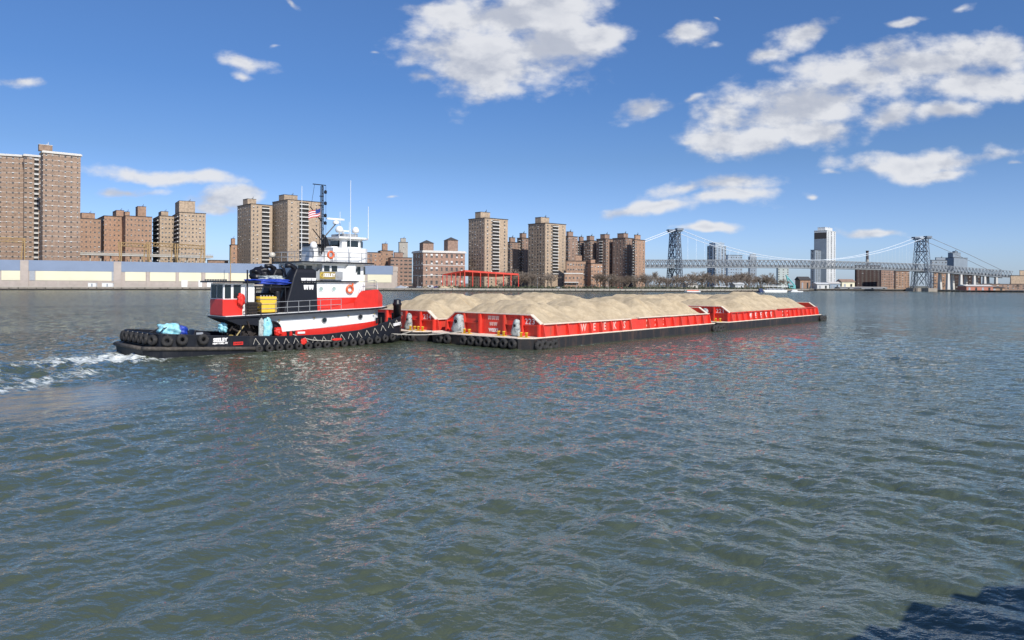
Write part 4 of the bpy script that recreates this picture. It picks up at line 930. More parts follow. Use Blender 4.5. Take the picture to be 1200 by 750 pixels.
heap(bl_, 'pale sand heaped with a dip in the barge behind the tug bow', 2, 2.34, 0, lambda x: 4.75+.3*math.sin(x*.7+2)+.15*math.sin(x*1.9))
heap(bf, 'pale sand in the farthest right barge, rising to a round hump', 3, 2.34, 0, lambda x: 4.1+1.1*math.exp(-((x-20)/6.5)**2)+.1*math.sin(x))
heap(bb, 'pale sand in the far-side barge, a strip seen behind the others', 4, 2.34, 0, lambda x: 4.5+.15*math.sin(x*.8))
def bpt(off, x, y, z): return B0+BU*(off[0]+x)+BV*(off[1]+y)+Vector((0, 0, z))
# tyres hung along the barge ends
def tyre(p, rz, label, group, R0=.52, r0=.2, chain=.5, tilt=0):
    root = empty('tyre_fender', p, rz, label, 'tyre', group)
    b = MB(); b.torus((0, 0, 0), R0-r0, r0, 'y', 16, 8); b.build('tyre', M['rubber'], root, True)
    c = MB(); c.tube([(0, .02, R0-r0), (0, .12, chain)], .035, 5); c.build('hanging_chain', M['rope'], root); root.rotation_euler = (tilt, 0, rz); return root
t0 = None
G_ = 'tyres hung on the barge ends'
def put_tyres(off, ys, xe, rz, label, z=.52):
    global t0
    for y in ys:
        p = bpt(off, xe, y, z)
        if t0 is None: t0 = tyre(p, rz, label, G_); continue
        c = copy_tree(t0); c.location = p; c.rotation_euler = (0, 0, rz); tag(c, label, 'tyre', G_)
put_tyres((0, 0), [1.1+i*1.12 for i in range(7)]+[10.2, 11.4], -3.24, BA-R(90), 'black tyre hanging on the stern of the nearest barge below the emblem')
put_tyres((-.5, 14.75), [.6+i*1.15 for i in range(7)], -3.24, BA-R(90), 'black tyre hanging on the stern of the barge behind the tug bow')
# heavy rubber fenders at barge corners
def corner_fender(off, x, y, label, L_=3.4):
    p = bpt(off, x, y, .35); r = empty('corner_fender', p, BA, label, 'fender')
    for i in range(4):
        b = MB(); b.torus((i*L_/4, -.12, .1*math.sin(i*2.1)), .34, .22, 'y', 14, 8); b.build('tyre', M['rubber'], r, True)
    b = MB(); b.tube([(-.3, -.1, .45), (L_*.4, -.2, .28), (L_, -.1, .5)], .09, 6); b.build('chain', M['rust'], r)
corner_fender((0, 0), -1.5, -.7, 'cluster of old tyres at the near corner of the nearest barge')
corner_fender((0, 0), 37.6, -.7, 'cluster of old tyres at the far corner of the nearest barge')
corner_fender((44.4, 0), 37.4, -.7, 'cluster of old tyres at the right-hand tip of the farthest barge', 3)
# canvas-covered gear on the deck by the end walls
def bundle(off, x, y, h, w, label, m='greycover', top='glass', nm='covered_winch'):
    p = bpt(off, x, y, 1.1); rg = random.Random(int(abs(x*31+y*77))); b = MB(); n_ = 14; vs = []; fs = []
    prof = [(.0, .95), (.2, 1.05), (.42, .96), (.62, .84), (.8, .80), (.93, .60), (1.0, .22)]
    for t, k in prof:
        for i in range(n_):
            a = 6.283*i/n_; q = k*w*.5*(1+.16*math.sin(3*a+t*4)+.12*rg.uniform(-1, 1)); vs.append((q*math.cos(a)*.8, q*math.sin(a), t*h))
    for j in range(len(prof)-1):
        for i in range(n_): fs.append((j*n_+i, j*n_+(i+1) % n_, (j+1)*n_+(i+1) % n_, (j+1)*n_+i))
    fs.append(tuple(range((len(prof)-1)*n_, len(prof)*n_))); b.add(vs, fs)
    r = empty(nm, p, BA, label, 'covered winch', 'canvas-covered winches on the barge decks'); b.build('cover', M[m], r, True)
    c = MB(); c.lathe([(.15*w, 0), (.15*w, .1)], (-w*.36, 0, h*.62), 12, 'x'); c.build('handwheel', M['black'], r)
    d = MB(); d.box(-.5*w, .5*w, -.45*w, .45*w, -.0, .09); d.build('base_plate', M['bargeblack'], r)
bundle((0, 0), -.9, 10.8, 2.0, 1.45, 'wide grey canvas bundle at the left corner of the nearest barge end wall')
bundle((0, 0), -.9, 2.55, 1.75, .95, 'narrow pale blue-grey bundle right of the emblem on the nearest barge')
bundle((-.5, 14.75), -.9, 3.6, 1.9, .9, 'pale canvas bundle on the barge deck just off the tug bow')
bundle((44.4, 0), -1.4, 3.2, 1.9, 1.1, 'grey bundle between the nearest and the farthest barge')
def bitt(off, x, y, label, m='yellow'):
    p = bpt(off, x, y, 1.1); r = empty('mooring_bitt', p, BA, label, 'bollard', 'yellow bitts on the barge decks'); b = MB()
    for q in (-.35, .35): b.lathe([(.13, 0), (.13, .42), (.18, .43), (.18, .5)], (0, q, 0), 12)
    b.build('posts', M[m], r, True); MB().box(-.25, .25, -.6, .6, 0, .05).build('base_plate', M[m], r)
for (o_, x, y, lb) in (((0,0),-1.6,1.0,'yellow bitt at the near corner of the nearest barge'),((0,0),-1.6,4.0,'yellow bitt by the bundle right of the emblem'),((0,0),-1.6,8.9,'yellow bitt between emblem and wide grey bundle'),
    ((-.5,14.75),-1.6,.9,'yellow bitt near the seam of the two sternmost barges'),((-.5,14.75),-1.6,2.2,'yellow bitt second from the seam off the tug bow'),((-.5,14.75),-1.6,5.4,'yellow bitt closest to the tug bow'),
    ((0,0),39.2,1.0,'yellow bitt at the far right corner of the nearest barge'),((44.4,0),39.2,1.4,'yellow bitt at the right tip of the farthest barge'),((44.4,0),-1.4,1.2,'yellow bitt on the stern deck of the farthest barge')): bitt(o_, x, y, lb)

# ================================================================ tugboat
tg = empty('tugboat', TUG_O, TH, 'black-hulled tugboat with red and white deckhouse pushing the sand barges', 'tugboat')
XS = [0, .25, .7, 1.5, 4, 8, 12, 16, 20, 22, 23.4, 24.6, 25.6, 26.3, 26.75, 26.95]
HB = [3.5, 4.0, 4.35, 4.52, 4.6, 4.6, 4.6, 4.6, 4.6, 4.58, 4.5, 4.35, 4.0, 3.3, 2.1, .8]
ZR = [1.95, 1.95, 1.93, 1.88, 1.68, 1.42, 1.24, 1.24, 1.5, 1.85, 2.2, 2.5, 2.72, 2.86, 2.95, 2.97]
def dz(x): return .85+max(0, x-16)**1.5*.018
hull = MB(); rings = []
for x, bb_, zr in zip(XS, HB, ZR):
    wl = bb_*(.97 if x < 18 else .97-.05*(x-18)/1.2*.5); t = .14; d_ = dz(x)
    half = [(0, -1.6), (wl*.8, -1.35), (wl*.96, -.4), (bb_*.99, .45), (bb_, .62), (bb_+.02, zr), (bb_-t, zr), (max(bb_-t-.02, .1), d_), (0, d_+.02)]
    rings.append([(x, y, z) for y, z in half]+[(x, -y, z) for y, z in half[-2:0:-1]])
m_ = len(rings[0]); vs = [p for r_ in rings for p in r_]; fs = []
for i in range(len(rings)-1):
    for k in range(m_): fs.append((i*m_+k, i*m_+(k+1) % m_, (i+1)*m_+(k+1) % m_, (i+1)*m_+k))
lo = [m_-k if k else 0 for k in range(0, 9)]
fs.append(tuple(range(m_))[::-1]); fs.append(tuple((len(rings)-1)*m_+k for k in range(m_)))
hull.add(vs, fs); hull.build('hull', M['hullblack'], tg)
# stern bulwark plate closes the deck aft
MB().box(-.12, .1, -3.45, 3.45, .3, 1.95).build('stern_bulwark', M['hullblack'], tg)
cap = MB()
for s in (-1, 1): cap.tube([(x, s*(b2-.05), z+.02) for x, b2, z in zip(XS, HB, ZR)], .085, 6)
cap.tube([(0, -3.45, 1.97), (0, 3.45, 1.97)], .085, 6); cap.build('bulwark_rail', M['hullblack'], tg)
lg_ = [(-.85, -3.3), (-.55, -3.9), (.4, -4.45), (1.6, -4.66), (5, -4.66), (9, -4.62), (9, -4.3), (1, -4.0), (.3, -3.2), (.3, 3.2), (1, 4.0), (9, 4.3), (9, 4.62), (5, 4.66), (1.6, 4.66), (.4, 4.45), (-.55, 3.9), (-.85, 3.3)]
zl_ = lambda x: .92-.052*max(0, min(x, 9))
b = MB(); n_ = len(lg_); b.add([(x+.25*(x < 0), y*.985, -.8) for x, y in lg_]+[(x, y, zl_(x)) for x, y in lg_], [tuple(range(n_-1, -1, -1)), tuple(range(n_, 2*n_))]+[(i, (i+1) % n_, n_+(i+1) % n_, n_+i) for i in range(n_)]); b.build('stern_ledge', M['hullblack'], tg)
rub = MB()
for s in (-1, 1): rub.tube([(x, s*abs(y)*1.01, zl_(x)-.12) for x, y in lg_[:6]], .17, 8)
rub.tube([(-.88, -3.3, .80), (-.88, 3.3, .80)], .17, 8); rub.build('stern_fender', M['woodfend'], tg, True)
dk = MB(); pts_ = [(x, -(b2-.16)) for x, b2 in zip(XS, HB)]; n_ = len(pts_)
dk.add([(x, y, dz(x)+.03) for x, y in pts_]+[(x, -y, dz(x)+.03) for x, y in pts_], [(i, i+1, n_+i+1, n_+i) for i in range(n_-1)]); dk.build('main_deck', M['deck'], tg)
HB_ = lambda x: float(np.interp(x, XS, HB)); ZR_ = lambda x: float(np.interp(x, XS, ZR))
text('SEELEY', .44, M['lettering'], tg, (5.3, -4.64, 1.28), (R(90), 0, R(.0)), bold=.025, sx=.95, name='name_lettering', depth=.02)
text('NEW YORK, NY', .19, M['lettering'], tg, (5.3, -4.64, .98), (R(90), 0, 0), bold=.012, name='port_lettering', depth=.02)
MB().box(6.5, 7.4, -4.69, -4.6, .76, 1.04).build('red_sign', M['red'], tg); text('DANGER', .2, M['hullblack'], tg, (6.95, -4.695, .90), (R(90), 0, 0), name='sign_lettering', depth=.012)
text('SEELEY', .36, M['lettering'], tg, (24.9, -4.42, 2.0), (R(90), R(-8), R(9)), bold=.02, name='bow_lettering', depth=.06)
# V-shaped hangers of small tyres and tyres as things
vh = None
for i in range(17):
    x = 8.6+i*1.02
    if x > 25.2: break
    y = -HB_(x); z = ZR_(x)-.12
    b = MB(); b.tube([(x, y-.06, z), (x+.42, y-.1, z-.6)], .03, 5); b.tube([(x, y-.06, z), (x-.22, y-.1, z-.55)], .022, 5); b.build('tyre_hanger', M['rope'], tg)
def tugp(x, y, z): return TUG_O+Vector((x*math.cos(TH)-y*math.sin(TH), x*math.sin(TH)+y*math.cos(TH), z))
G2 = 'small tyres along the tug side'
ts = None
for i in range(17):
    x = 8.9+i*1.02
    if x > 25.0: break
    dxb = (HB_(x+.3)-HB_(x-.3))/.6; p = tugp(x, -HB_(x)-.17, .28+max(0, x-20)*.08)
    if ts is None: ts = tyre(p, TH, 'small dark tyre hanging just above the water along the tug side', G2, .40, .15, .4)
    else: c = copy_tree(ts); c.location = p; c.rotation_euler = (0, 0, TH-math.atan(dxb)); tag(c, 'small dark tyre hanging just above the water along the tug side', 'tyre', G2)
G3 = 'big tyres lashed to the tug stern'
tb = None
for (x, y, z, a_, lb) in [(3.7,-4.85,1.42,0,'big tyre on the tug quarter nearest the name, on its own'),(1.9,-4.8,1.48,4,'big tyre second from the name on the tug quarter'),(.75,-4.55,1.42,28,'big tyre at the rounded corner of the tug stern'),
    (-.12,-3.6,1.48,68,'big tyre first along the flat tug stern'),(-.3,-2.5,1.5,90,'big tyre second along the flat tug stern'),(-.3,-1.4,1.5,90,'big tyre third along the flat tug stern'),(-.3,-.2,1.52,90,'big tyre in the middle of the tug stern'),
    (-.3,1.0,1.52,90,'big tyre just past the middle of the tug stern'),(-.3,2.2,1.5,90,'big tyre next to last on the tug stern'),(-.2,3.3,1.5,98,'big tyre at the far end of the tug stern')]:
    if tb is None: tb = tyre(tugp(x, y, z), TH-R(a_), lb, G3, .50, .18, .5)
    else: c = copy_tree(tb); c.location = tugp(x, y, z); c.rotation_euler = (R(-6), 0, TH-R(a_)); tag(c, lb, 'tyre', G3)

def house(out, z0, z1, m, nm): b = MB(); b.prism(out, z0, z1); return b.build(nm, m, tg)
def front(x1, y, xr, yr, k=6):        # rounded front outline
    P = []
    for i in range(k+1): a = -math.pi/2+math.pi*i/k; P.append((x1-xr+xr*math.cos(a)**.8 if math.cos(a) > 0 else x1-xr, y*math.sin(a)))
    return P
# deckhouse level 1: red foot, white wall, grey band as painted shade, black deck edge (rising forward)
h1 = [(9.6, -3.35), (18, -3.35)]+front(24.6, 3.35, 3.0, 0, 10)[0:]+[(9.6, 3.35)]
def sheer_solid(out, zf0, zf1, m, nm, par=tg, grow=0):
    vs = []; n = len(out); cx = sum(p[0] for p in out)/n
    for z in (zf0, zf1):
        for x, y in out:
            l_ = math.hypot(x-cx, y) or 1; vs.append((x+(x-cx)/l_*grow, y+(y)/max(abs(y), .01)*grow*(abs(y) > .1), z(x)))
    b = MB(); b.add(vs, [tuple(range(n-1, -1, -1)), tuple(range(n, 2*n))]+[(i, (i+1) % n, n+(i+1) % n, n+i) for i in range(n)]); return b.build(nm, m, par)
g1 = lambda x: 1.12+(max(0, x-9)/15)**1.6*.95; 
sheer_solid(h1, lambda x: .6, lambda x: g1(x)+.42, M['red'], 'deckhouse_foot', grow=.025)
sheer_solid(h1, lambda x: g1(x)+.42, lambda x: 2.72+(x-9)*.028, M['white'], 'deckhouse')
sheer_solid(h1, lambda x: 2.72+(x-9)*.028, lambda x: 3.22+(x-9)*.03, M['greypaint_shade'], 'deck_shade_band', grow=.012)  # shade below the boat deck put into a grey strip
dk2 = [(6.0, -4.05), (17.5, -4.05), (21.8, -3.95), (23.8, -3.5), (25.0, -2.5), (25.4, 0), (25.0, 2.5), (23.8, 3.5), (21.8, 3.95), (17.5, 4.05), (9.5, 4.05), (9.5, -.3), (6.0, -.3)]
zd = lambda x: 3.22+(x-9)*.03
sheer_solid(dk2, zd, lambda x: zd(x)+.17, M['black'], 'boat_deck_edge'); sheer_solid(dk2, lambda x: zd(x)+.17, lambda x: zd(x)+.21, M['white'], 'boat_deck', grow=-.12)
for x, z in ((16.6, 2.78), (20.9, 3.0)):
    pr = MB(); pr.lathe([(.27, -.04), (.27, .04)], (x, -3.37, z-.12), 18, 'y').build('porthole', M['glass'], tg); MB().torus((x, -3.39, z-.12), .28, .05, 'y', 18, 6).build('porthole_rim', M['orange'] if 0 else M['steel'], tg, True)
MB().prism_y([(23.0, 2.1), (23.4, 2.1), (23.4, 2.7), (23.0, 2.7)], -3.0, -2.7).build('front_door', M['glass'], tg)
for x in (9.9, 10.6, 11.6, 15.4, 19.4, 22.6): MB().lathe([(.07, 0), (.10, .12)], (x, -3.5, zd(x)-.55), 8, 'z').build('deck_light', M['gold'], tg)
MB().box(13.6, 14.4, -3.44, -3.39, g1(14)+.12, g1(14)+.32).build('white_marking', M['white'], tg)
# level 2 : red below, white above; raised red breastwork forward
h2 = [(15.0, -2.85), (20.9, -2.85), (22.0, -2.6), (22.6, -1.6), (22.8, 0), (22.6, 1.6), (22.0, 2.6), (20.9, 2.85), (15.0, 2.85)]
sheer_solid(h2, lambda x: zd(x)+.2, lambda x: 4.92, M['red'], 'lower_house_wall', grow=.02)
sheer_solid(h2, lambda x: 4.92, lambda x: 6.5, M['white'], 'upper_house_wall')
bw = [(21.0, -3.45), (22.8, -3.1), (23.9, -2.2), (24.35, 0), (23.9, 2.2), (22.8, 3.1), (21.0, 3.45)]
b = MB(); bo = [(20.3, -3.6, 4.5), (20.9, -3.58, 5.4), (21.3, -3.55, 5.62), (23.2, -3.3, 5.75), (24.2, -2.7, 5.1), (24.8, -1.8, 4.9), (25.0, 0, 4.8), (24.8, 1.8, 4.9), (24.2, 2.7, 5.1), (23.2, 3.3, 5.75), (21.3, 3.55, 5.62), (20.9, 3.58, 5.4), (20.3, 3.6, 4.5)]
bi = [(x-.15, y*.95, z) for x, y, z in bo]; k = len(bo)
vs = [(x, y, zd(x)+.2) for x, y, z in bo]+bo+[(x, y, zd(x)+.2) for x, y, z in bi]+bi; fs = []
for i in range(k-1): fs += [(i, i+1, k+i+1, k+i), (2*k+i+1, 2*k+i, 3*k+i, 3*k+i+1), (k+i, k+i+1, 3*k+i+1, 3*k+i), (i+1, i, 2*k+i, 2*k+i+1)]
fs += [(0, k, 3*k, 2*k), (k-1, 3*k-1, 4*k-1, 2*k-1)]
b.add(vs, fs); b.build('breastwork', M['red'], tg)
MB().add([(17.6, -3.0, zd(17)+.2), (20.7, -3.45, zd(20)+.2), (20.7, -3.45, 4.45), (17.6, -3.0, 4.0), (17.6, -2.9, zd(17)+.2), (20.7, -3.3, zd(20)+.2), (20.7, -3.3, 4.45), (17.6, -2.9, 4.0)], [(0,1,2,3),(7,6,5,4),(3,2,6,7),(0,3,7,4),(1,5,6,2),(0,4,5,1)]).build('side_bulwark', M['red'], tg)
for x in (16.5, 18.0):
    MB().lathe([(.25, -.03), (.25, .03)], (x, -2.87, 5.8), 18, 'y').build('porthole', mat('pale_green_glass', (.35, .45, .42), .15) if x == 16.5 else bpy.data.materials['pale_green_glass'], tg)
    MB().torus((x, -2.89, 5.8), .26, .045, 'y', 18, 6).build('porthole_rim', M['white'], tg, True)
d3 = [(14.2, -3.1), (20.6, -3.1), (21.2, -2.6), (21.2, 2.6), (20.6, 3.1), (14.2, 3.1)]
house(d3, 6.5, 6.64, M['black'], 'bridge_deck_edge')
# life ring (hung on the house wall, a thing of its own)
def ring(p, rz, label, R0=.47):
    r = empty('life_ring', p, rz, label, 'life ring'); MB().torus((0, 0, 0), R0-.1, .11, 'y', 24, 8).build('ring', M['orange'], r, True)
    for a in (45, 135, 225, 315):
        b = MB(); b.torus((0, 0, 0), .001, .125, 'y', 4, 6); c = b.build('band', M['white'], r, True); c.location = ((R0-.1)*math.cos(R(a)), 0, (R0-.1)*math.sin(R(a))); c.scale = (.9, 1, .9)
ring(tugp(19.85, -3.02, 5.78), TH, 'orange life ring on the white house wall above the red band')
ring(tugp(17.6, -2.9, 9.3), TH, 'orange-red life ring on the upper railing beside the black mast', .42)
MB().box(20.15, 20.3, -3.0, -2.86, 5.9, 6.4).build('ring_float', M['orange'], tg)
# level 3 and name board
h3 = [(17.0, -2.3), (20.4, -2.3), (22.4, -1.9), (22.9, -.9), (23.0, 0), (22.9, .9), (22.4, 1.9), (20.4, 2.3), (14.6, 2.3), (14.6, -1.2), (17.0, -1.2)]
house(h3, 6.64, 8.46, M['white'], 'officer_house')
b = MB(); b.prism_y([(18.2, 6.6), (20.8, 6.6), (20.8, 8.45), (20.0, 8.45), (19.1, 7.2)], -2.62, -2.45); b.build('wing_brace', M['white'], tg)
nb = MB(); nb.box(15.9, 19.0, -2.95, -2.87, 6.75, 7.6); nb.build('name_board', M['steel'], tg)
MB().box(16.3, 18.1, -3.0, -2.96, 6.82, 7.55).build('name_panel', M['gold'], tg); text('SEELEY', .46, M['lettering'], tg, (17.35, -3.02, 7.2), (R(90), 0, 0), bold=.02, name='name_lettering', depth=.01)
MB().torus((16.55, -3.0, 7.2), .22, .05, 'y', 16, 6).build('emblem_ring', mat('bright_gold', (.6, .42, .05), .5), tg)
for x in (19.9,): MB().lathe([(.3, -.03), (.3, .03)], (x+1.0, -2.27, 7.75), 18, 'y').build('porthole', M['glass'], tg)
rw = [(x, y) for x, y in ((21.55, -2.02), (22.45, -1.78), (22.82, -1.15))]
for (xa, ya) in rw:
    o = MB().box(-.24, .24, -.03, .03, -.42, .42).build('window', M['glass'], tg); o.location = (xa, ya-.05, 7.75); o.rotation_euler = (0, 0, R({21.55: 12, 22.45: 40, 22.82: 65}[xa]))
for x in (15.2, 16.1, 17.5, 18.4):
    y = -1.22 if x < 17 else -2.32
    MB().box(x-.32, x+.32, y-.03, y+.02, 7.1, 8.2).build('window', M['glass'], tg)
rf3 = [(14.2, -2.9), (21.6, -2.9), (23.4, -2.3), (24.0, -1.1), (24.1, 0), (24.0, 1.1), (23.4, 2.3), (21.6, 2.9), (14.2, 2.9)]
house(rf3, 8.46, 8.6, M['black'], 'roof_edge'); house([(x*.985+.4, y*.93) for x, y in rf3], 8.36, 8.46, M['white'], 'roof_underside')
# wheelhouse
wh = [(19.3, -1.5), (22.1, -1.5), (22.8, -.9), (22.95, 0), (22.8, .9), (22.1, 1.5), (19.3, 1.5)]
house([(18.6, -1.75), (22.6, -1.75), (23.3, -1.1), (23.5, 0), (23.3, 1.1), (22.6, 1.75), (18.6, 1.75)], 8.6, 10.15, M['white'], 'wheelhouse_base')
house([(19.9, -1.4), (22.2, -1.4), (22.8, -.85), (22.95, 0), (22.8, .85), (22.2, 1.4), (19.9, 1.4)], 10.15, 11.15, M['white'], 'wheelhouse')
MB().box(20.5, 21.9, -1.43, -1.38, 10.3, 10.95).build('wheelhouse_window', M['glass'], tg)
for s in (-1, 1):
    o = MB().box(-.38, .38, -.03, .03, -.33, .33).build('wheelhouse_window', M['glass'], tg); o.location = (22.52, s*1.16, 10.62); o.rotation_euler = (0, 0, R(43*-s))
o = MB().box(-.03, .03, -.7, .7, -.33, .33).build('wheelhouse_window', M['glass'], tg); o.location = (22.97, 0, 10.62)
MB().box(19.87, 19.9, -.9, .9, 10.3, 10.95).build('wheelhouse_window', M['glass'], tg)
house([(19.3, -1.8), (22.6, -1.8), (23.5, -1.0), (23.6, 0), (23.5, 1.0), (22.6, 1.8), (19.3, 1.8)], 11.15, 11.34, M['white'], 'wheelhouse_roof')
b = MB(); b.prism([(20.2, -1.2), (22, -1.2), (22, 1.2), (20.2, 1.2)], 11.34, 11.7); b.build('roof_locker', M['steel'], tg)
for x, y, s in ((19.8, -1.0, .42), (21.7, -1.2, .38)):
    b = MB(); b.lathe([(.08, 11.3), (.08, 11.8), (s*.8, 11.82), (s, 12.0), (s, 12.15), (s*.7, 12.4), (.05, 12.5)], (x, y, 0), 16); b.build('radar_dome', M['white'], tg, True)
b = MB(); b.lathe([(.12, 11.3), (.12, 12.0)], (20.9, 0, 0), 8); b.box(20.2, 21.6, -.08, .08, 12.0, 12.15); b.build('radar_scanner', M['white'], tg)
for x, y, z0, z1, nm_ in ((20.4, -2.2, 8.6, 17.3, 0), (23.2, -1.4, 11.3, 14.8, 0), (20.9, .6, 11.4, 14.2, 0), (16.5, 1.0, 8.6, 16.6, 0), (22.2, .8, 11.3, 13.2, 0)):
    MB().tube([(x, y, z0), (x, y, z1)], .045, 6, .022).build('whip_antenna', M['white'], tg)
# port wing structure and aft companion
b = MB(); b.prism([(17.2, .6), (19.4, .6), (19.4, 2.2), (17.2, 2.2)], 8.6, 10.3); b.build('signal_locker', M['white'], tg)
b = MB(); b.prism_y([(17.6, 8.6), (19.6, 8.6), (19.6, 10.3), (18.9, 10.3)], -1.0, .5); b.build('sloping_stair_casing', M['white'], tg)
MB().box(17.0, 19.5, .4, 2.4, 10.3, 10.55).build('locker_roof', M['black'], tg)
MB().lathe([(.35, 10.0), (.38, 10.3), (.3, 10.6), (.1, 10.75)], (17.2, -.2, 0), 14).build('searchlight', M['white'], tg, True)
# railings
def rail(pts, nm, m='steel', h=1.0, n_r=2, r=.028, par=tg):
    b = MB(); P = [Vector(p) for p in pts]
    for a_, c_ in zip(P, P[1:]):
        for q in range(1, n_r+1): b.tube([a_+Vector((0, 0, h*q/n_r)), c_+Vector((0, 0, h*q/n_r))], r, 5)
        k = max(1, int((c_-a_).length/1.2))
        for i in range(k+1): p = a_.lerp(c_, i/k); b.tube([p, p+Vector((0, 0, h))], r, 5)
    return b.build(nm, M[m], par)
rail([(14.4, -2.7, 8.6), (18.2, -2.75, 8.6)], 'roof_railing', 'black'); rail([(18.4, -2.75, 8.6), (21.5, -2.7, 8.6), (23.2, -2.1, 8.6), (23.8, -.9, 8.6), (23.8, .9, 8.6)], 'roof_railing')
rail([(14.4, 2.7, 8.6), (21.5, 2.7, 8.6)], 'roof_railing'); rail([(14.4, -2.7, 8.6), (14.4, 2.7, 8.6)], 'roof_railing')
rail([(11.0, -3.95, zd(11)+.2), (18.2, -3.95, zd(18)+.2)], 'boat_deck_railing', 'steel', 1.1, 2, .028)
rail([(9.7, 3.9, zd(9.7)+.2), (18.2, 3.9, zd(18)+.2)], 'boat_deck_railing', 'steel')
rail([(21.3, -3.3, 5.5), (22.9, -3.0, 5.7), (23.8, -2.2, 5.5)], 'bridge_front_railing', 'steel', 1.05); b = MB(); b.tube([(20.4, -3.35, 4.6), (21.3, -3.3, 6.5)], .04, 5); b.tube([(23.8, -2.2, 6.5), (24.2, -2.0, 4.6)], .04, 5); b.build('rail_brace', M['white'], tg)
b = MB()
for q in (-.28, .28): b.tube([(15.6, -1.8+q, 6.7), (17.9, -1.8+q, 8.7)], .045, 5)
for i in range(7): t = i/6; b.tube([(15.6+2.3*t, -2.08, 6.7+2*t), (15.6+2.3*t, -1.52, 6.7+2*t)], .035, 5)
b.build('ladder', M['steel'], tg)
# main mast
b = MB(); mx0, my0 = 18.3, 0
for dx, dy in ((-.16, -.16), (.16, -.16), (.16, .16), (-.16, .16)): b.tube([(mx0+dx*1.1, my0+dy*1.1, 8.6), (mx0+dx*.6, my0+dy*.6, 16.7)], .035, 5)
for i in range(22):
    z = 8.9+i*.36; s = -1 if i % 2 else 1; b.tube([(mx0-.13*s, -.12, z), (mx0+.13*s, -.12, z+.36)], .022, 4)
b.tube([(mx0, 0, 8.6), (mx0, 0, 16.8)], .065, 6)
for z, w in ((16.8, 1.1), (14.6, .4), (13.2, .4), (15.6, .3)): b.tube([(mx0-w, 0, z), (mx0+w*.4, 0, z)], .05, 5)
b.tube([(mx0, 0, 12.9), (mx0-1.4, 0, 14.4)], .055, 5); b.tube([(mx0, 0, 10.9), (mx0-1.1, 0, 12.1)], .055, 5); b.tube([(mx0, 0, 11.0), (mx0+1.7, 0, 12.8)], .07, 5)
b.tube([(mx0-1.3, 0, 14.4), (mx0-.9, 0, 16.8)], .02, 4); b.tube([(mx0+.5, 0, 10), (mx0+.45, 0, 16.8)], .02, 4); b.build('mast', M['black'], tg)
for z in (15.9, 14.7, 13.4, 12.6): MB().lathe([(.12, 0), (.15, .1), (.15, .3), (.05, .38)], (mx0+.35, -.1, z), 10).build('navigation_light', M['black'], tg)
b = MB(); b.lathe([(.3, 12.75), (.34, 12.9), (.3, 13.1), (.1, 13.15)], (mx0+1.7, 0, 0), 14); b.box(mx0+.6, mx0+2.7, -.09, .09, 13.2, 13.38); b.build('radar_scanner', M['white'], tg)
b = MB(); b.prism_y([(18.5, 8.6), (20.1, 8.6), (19.6, 9.4), (19.0, 11.2), (18.6, 11.6)], .05, .5); b.build('mast_casing', M['black'], tg)
b = MB(); b.tube([(18.0, 0, 6.6), (18.2, 0, 8.6)], .14, 6); b.build('mast_foot', M['black'], tg)
# flag
fr_ = empty('flag', tugp(18.0, -.1, 14.3), TH+R(180), 'small stars and stripes flag streaming from the tug mast', 'flag')
def flagz(u, v): return (u, .12*math.sin(u*3.2+.5), v-.35*u-.06*math.sin(u*4))
for i in range(7):
    b = MB(); q = [i/7, (i+1)/7]; nn = 8; us = [(.0 if (i < 3) else .62)+(1.5-(.0 if i < 3 else .62))*k/nn for k in range(nn+1)] if 0 else [1.6*k/nn for k in range(nn+1)]
    vs = []; 
    for u in us: vs += [flagz(u, -.95*q[0]), flagz(u, -.95*q[1])]
    b.add(vs, [(2*k, 2*k+1, 2*k+3, 2*k+2) for k in range(nn)]); b.build('stripe', M['flagred'] if i % 2 == 0 else M['flagwhite'], fr_)
b = MB(); vs = []
for k in range(5): u = .68*k/4; p, q = flagz(u, .01), flagz(u, -.5); vs += [(p[0], p[1]-.02, p[2]), (q[0], q[1]-.02, q[2])]
b.add(vs, [(2*k, 2*k+1, 2*k+3, 2*k+2) for k in range(4)]); b.add([(x, y+.04, z) for x, y, z in vs], [(2*k, 2*k+1, 2*k+3, 2*k+2) for k in range(4)]); b.build('canton', M['flagblue'], fr_)
fr_.scale = (.82, .82, .82)
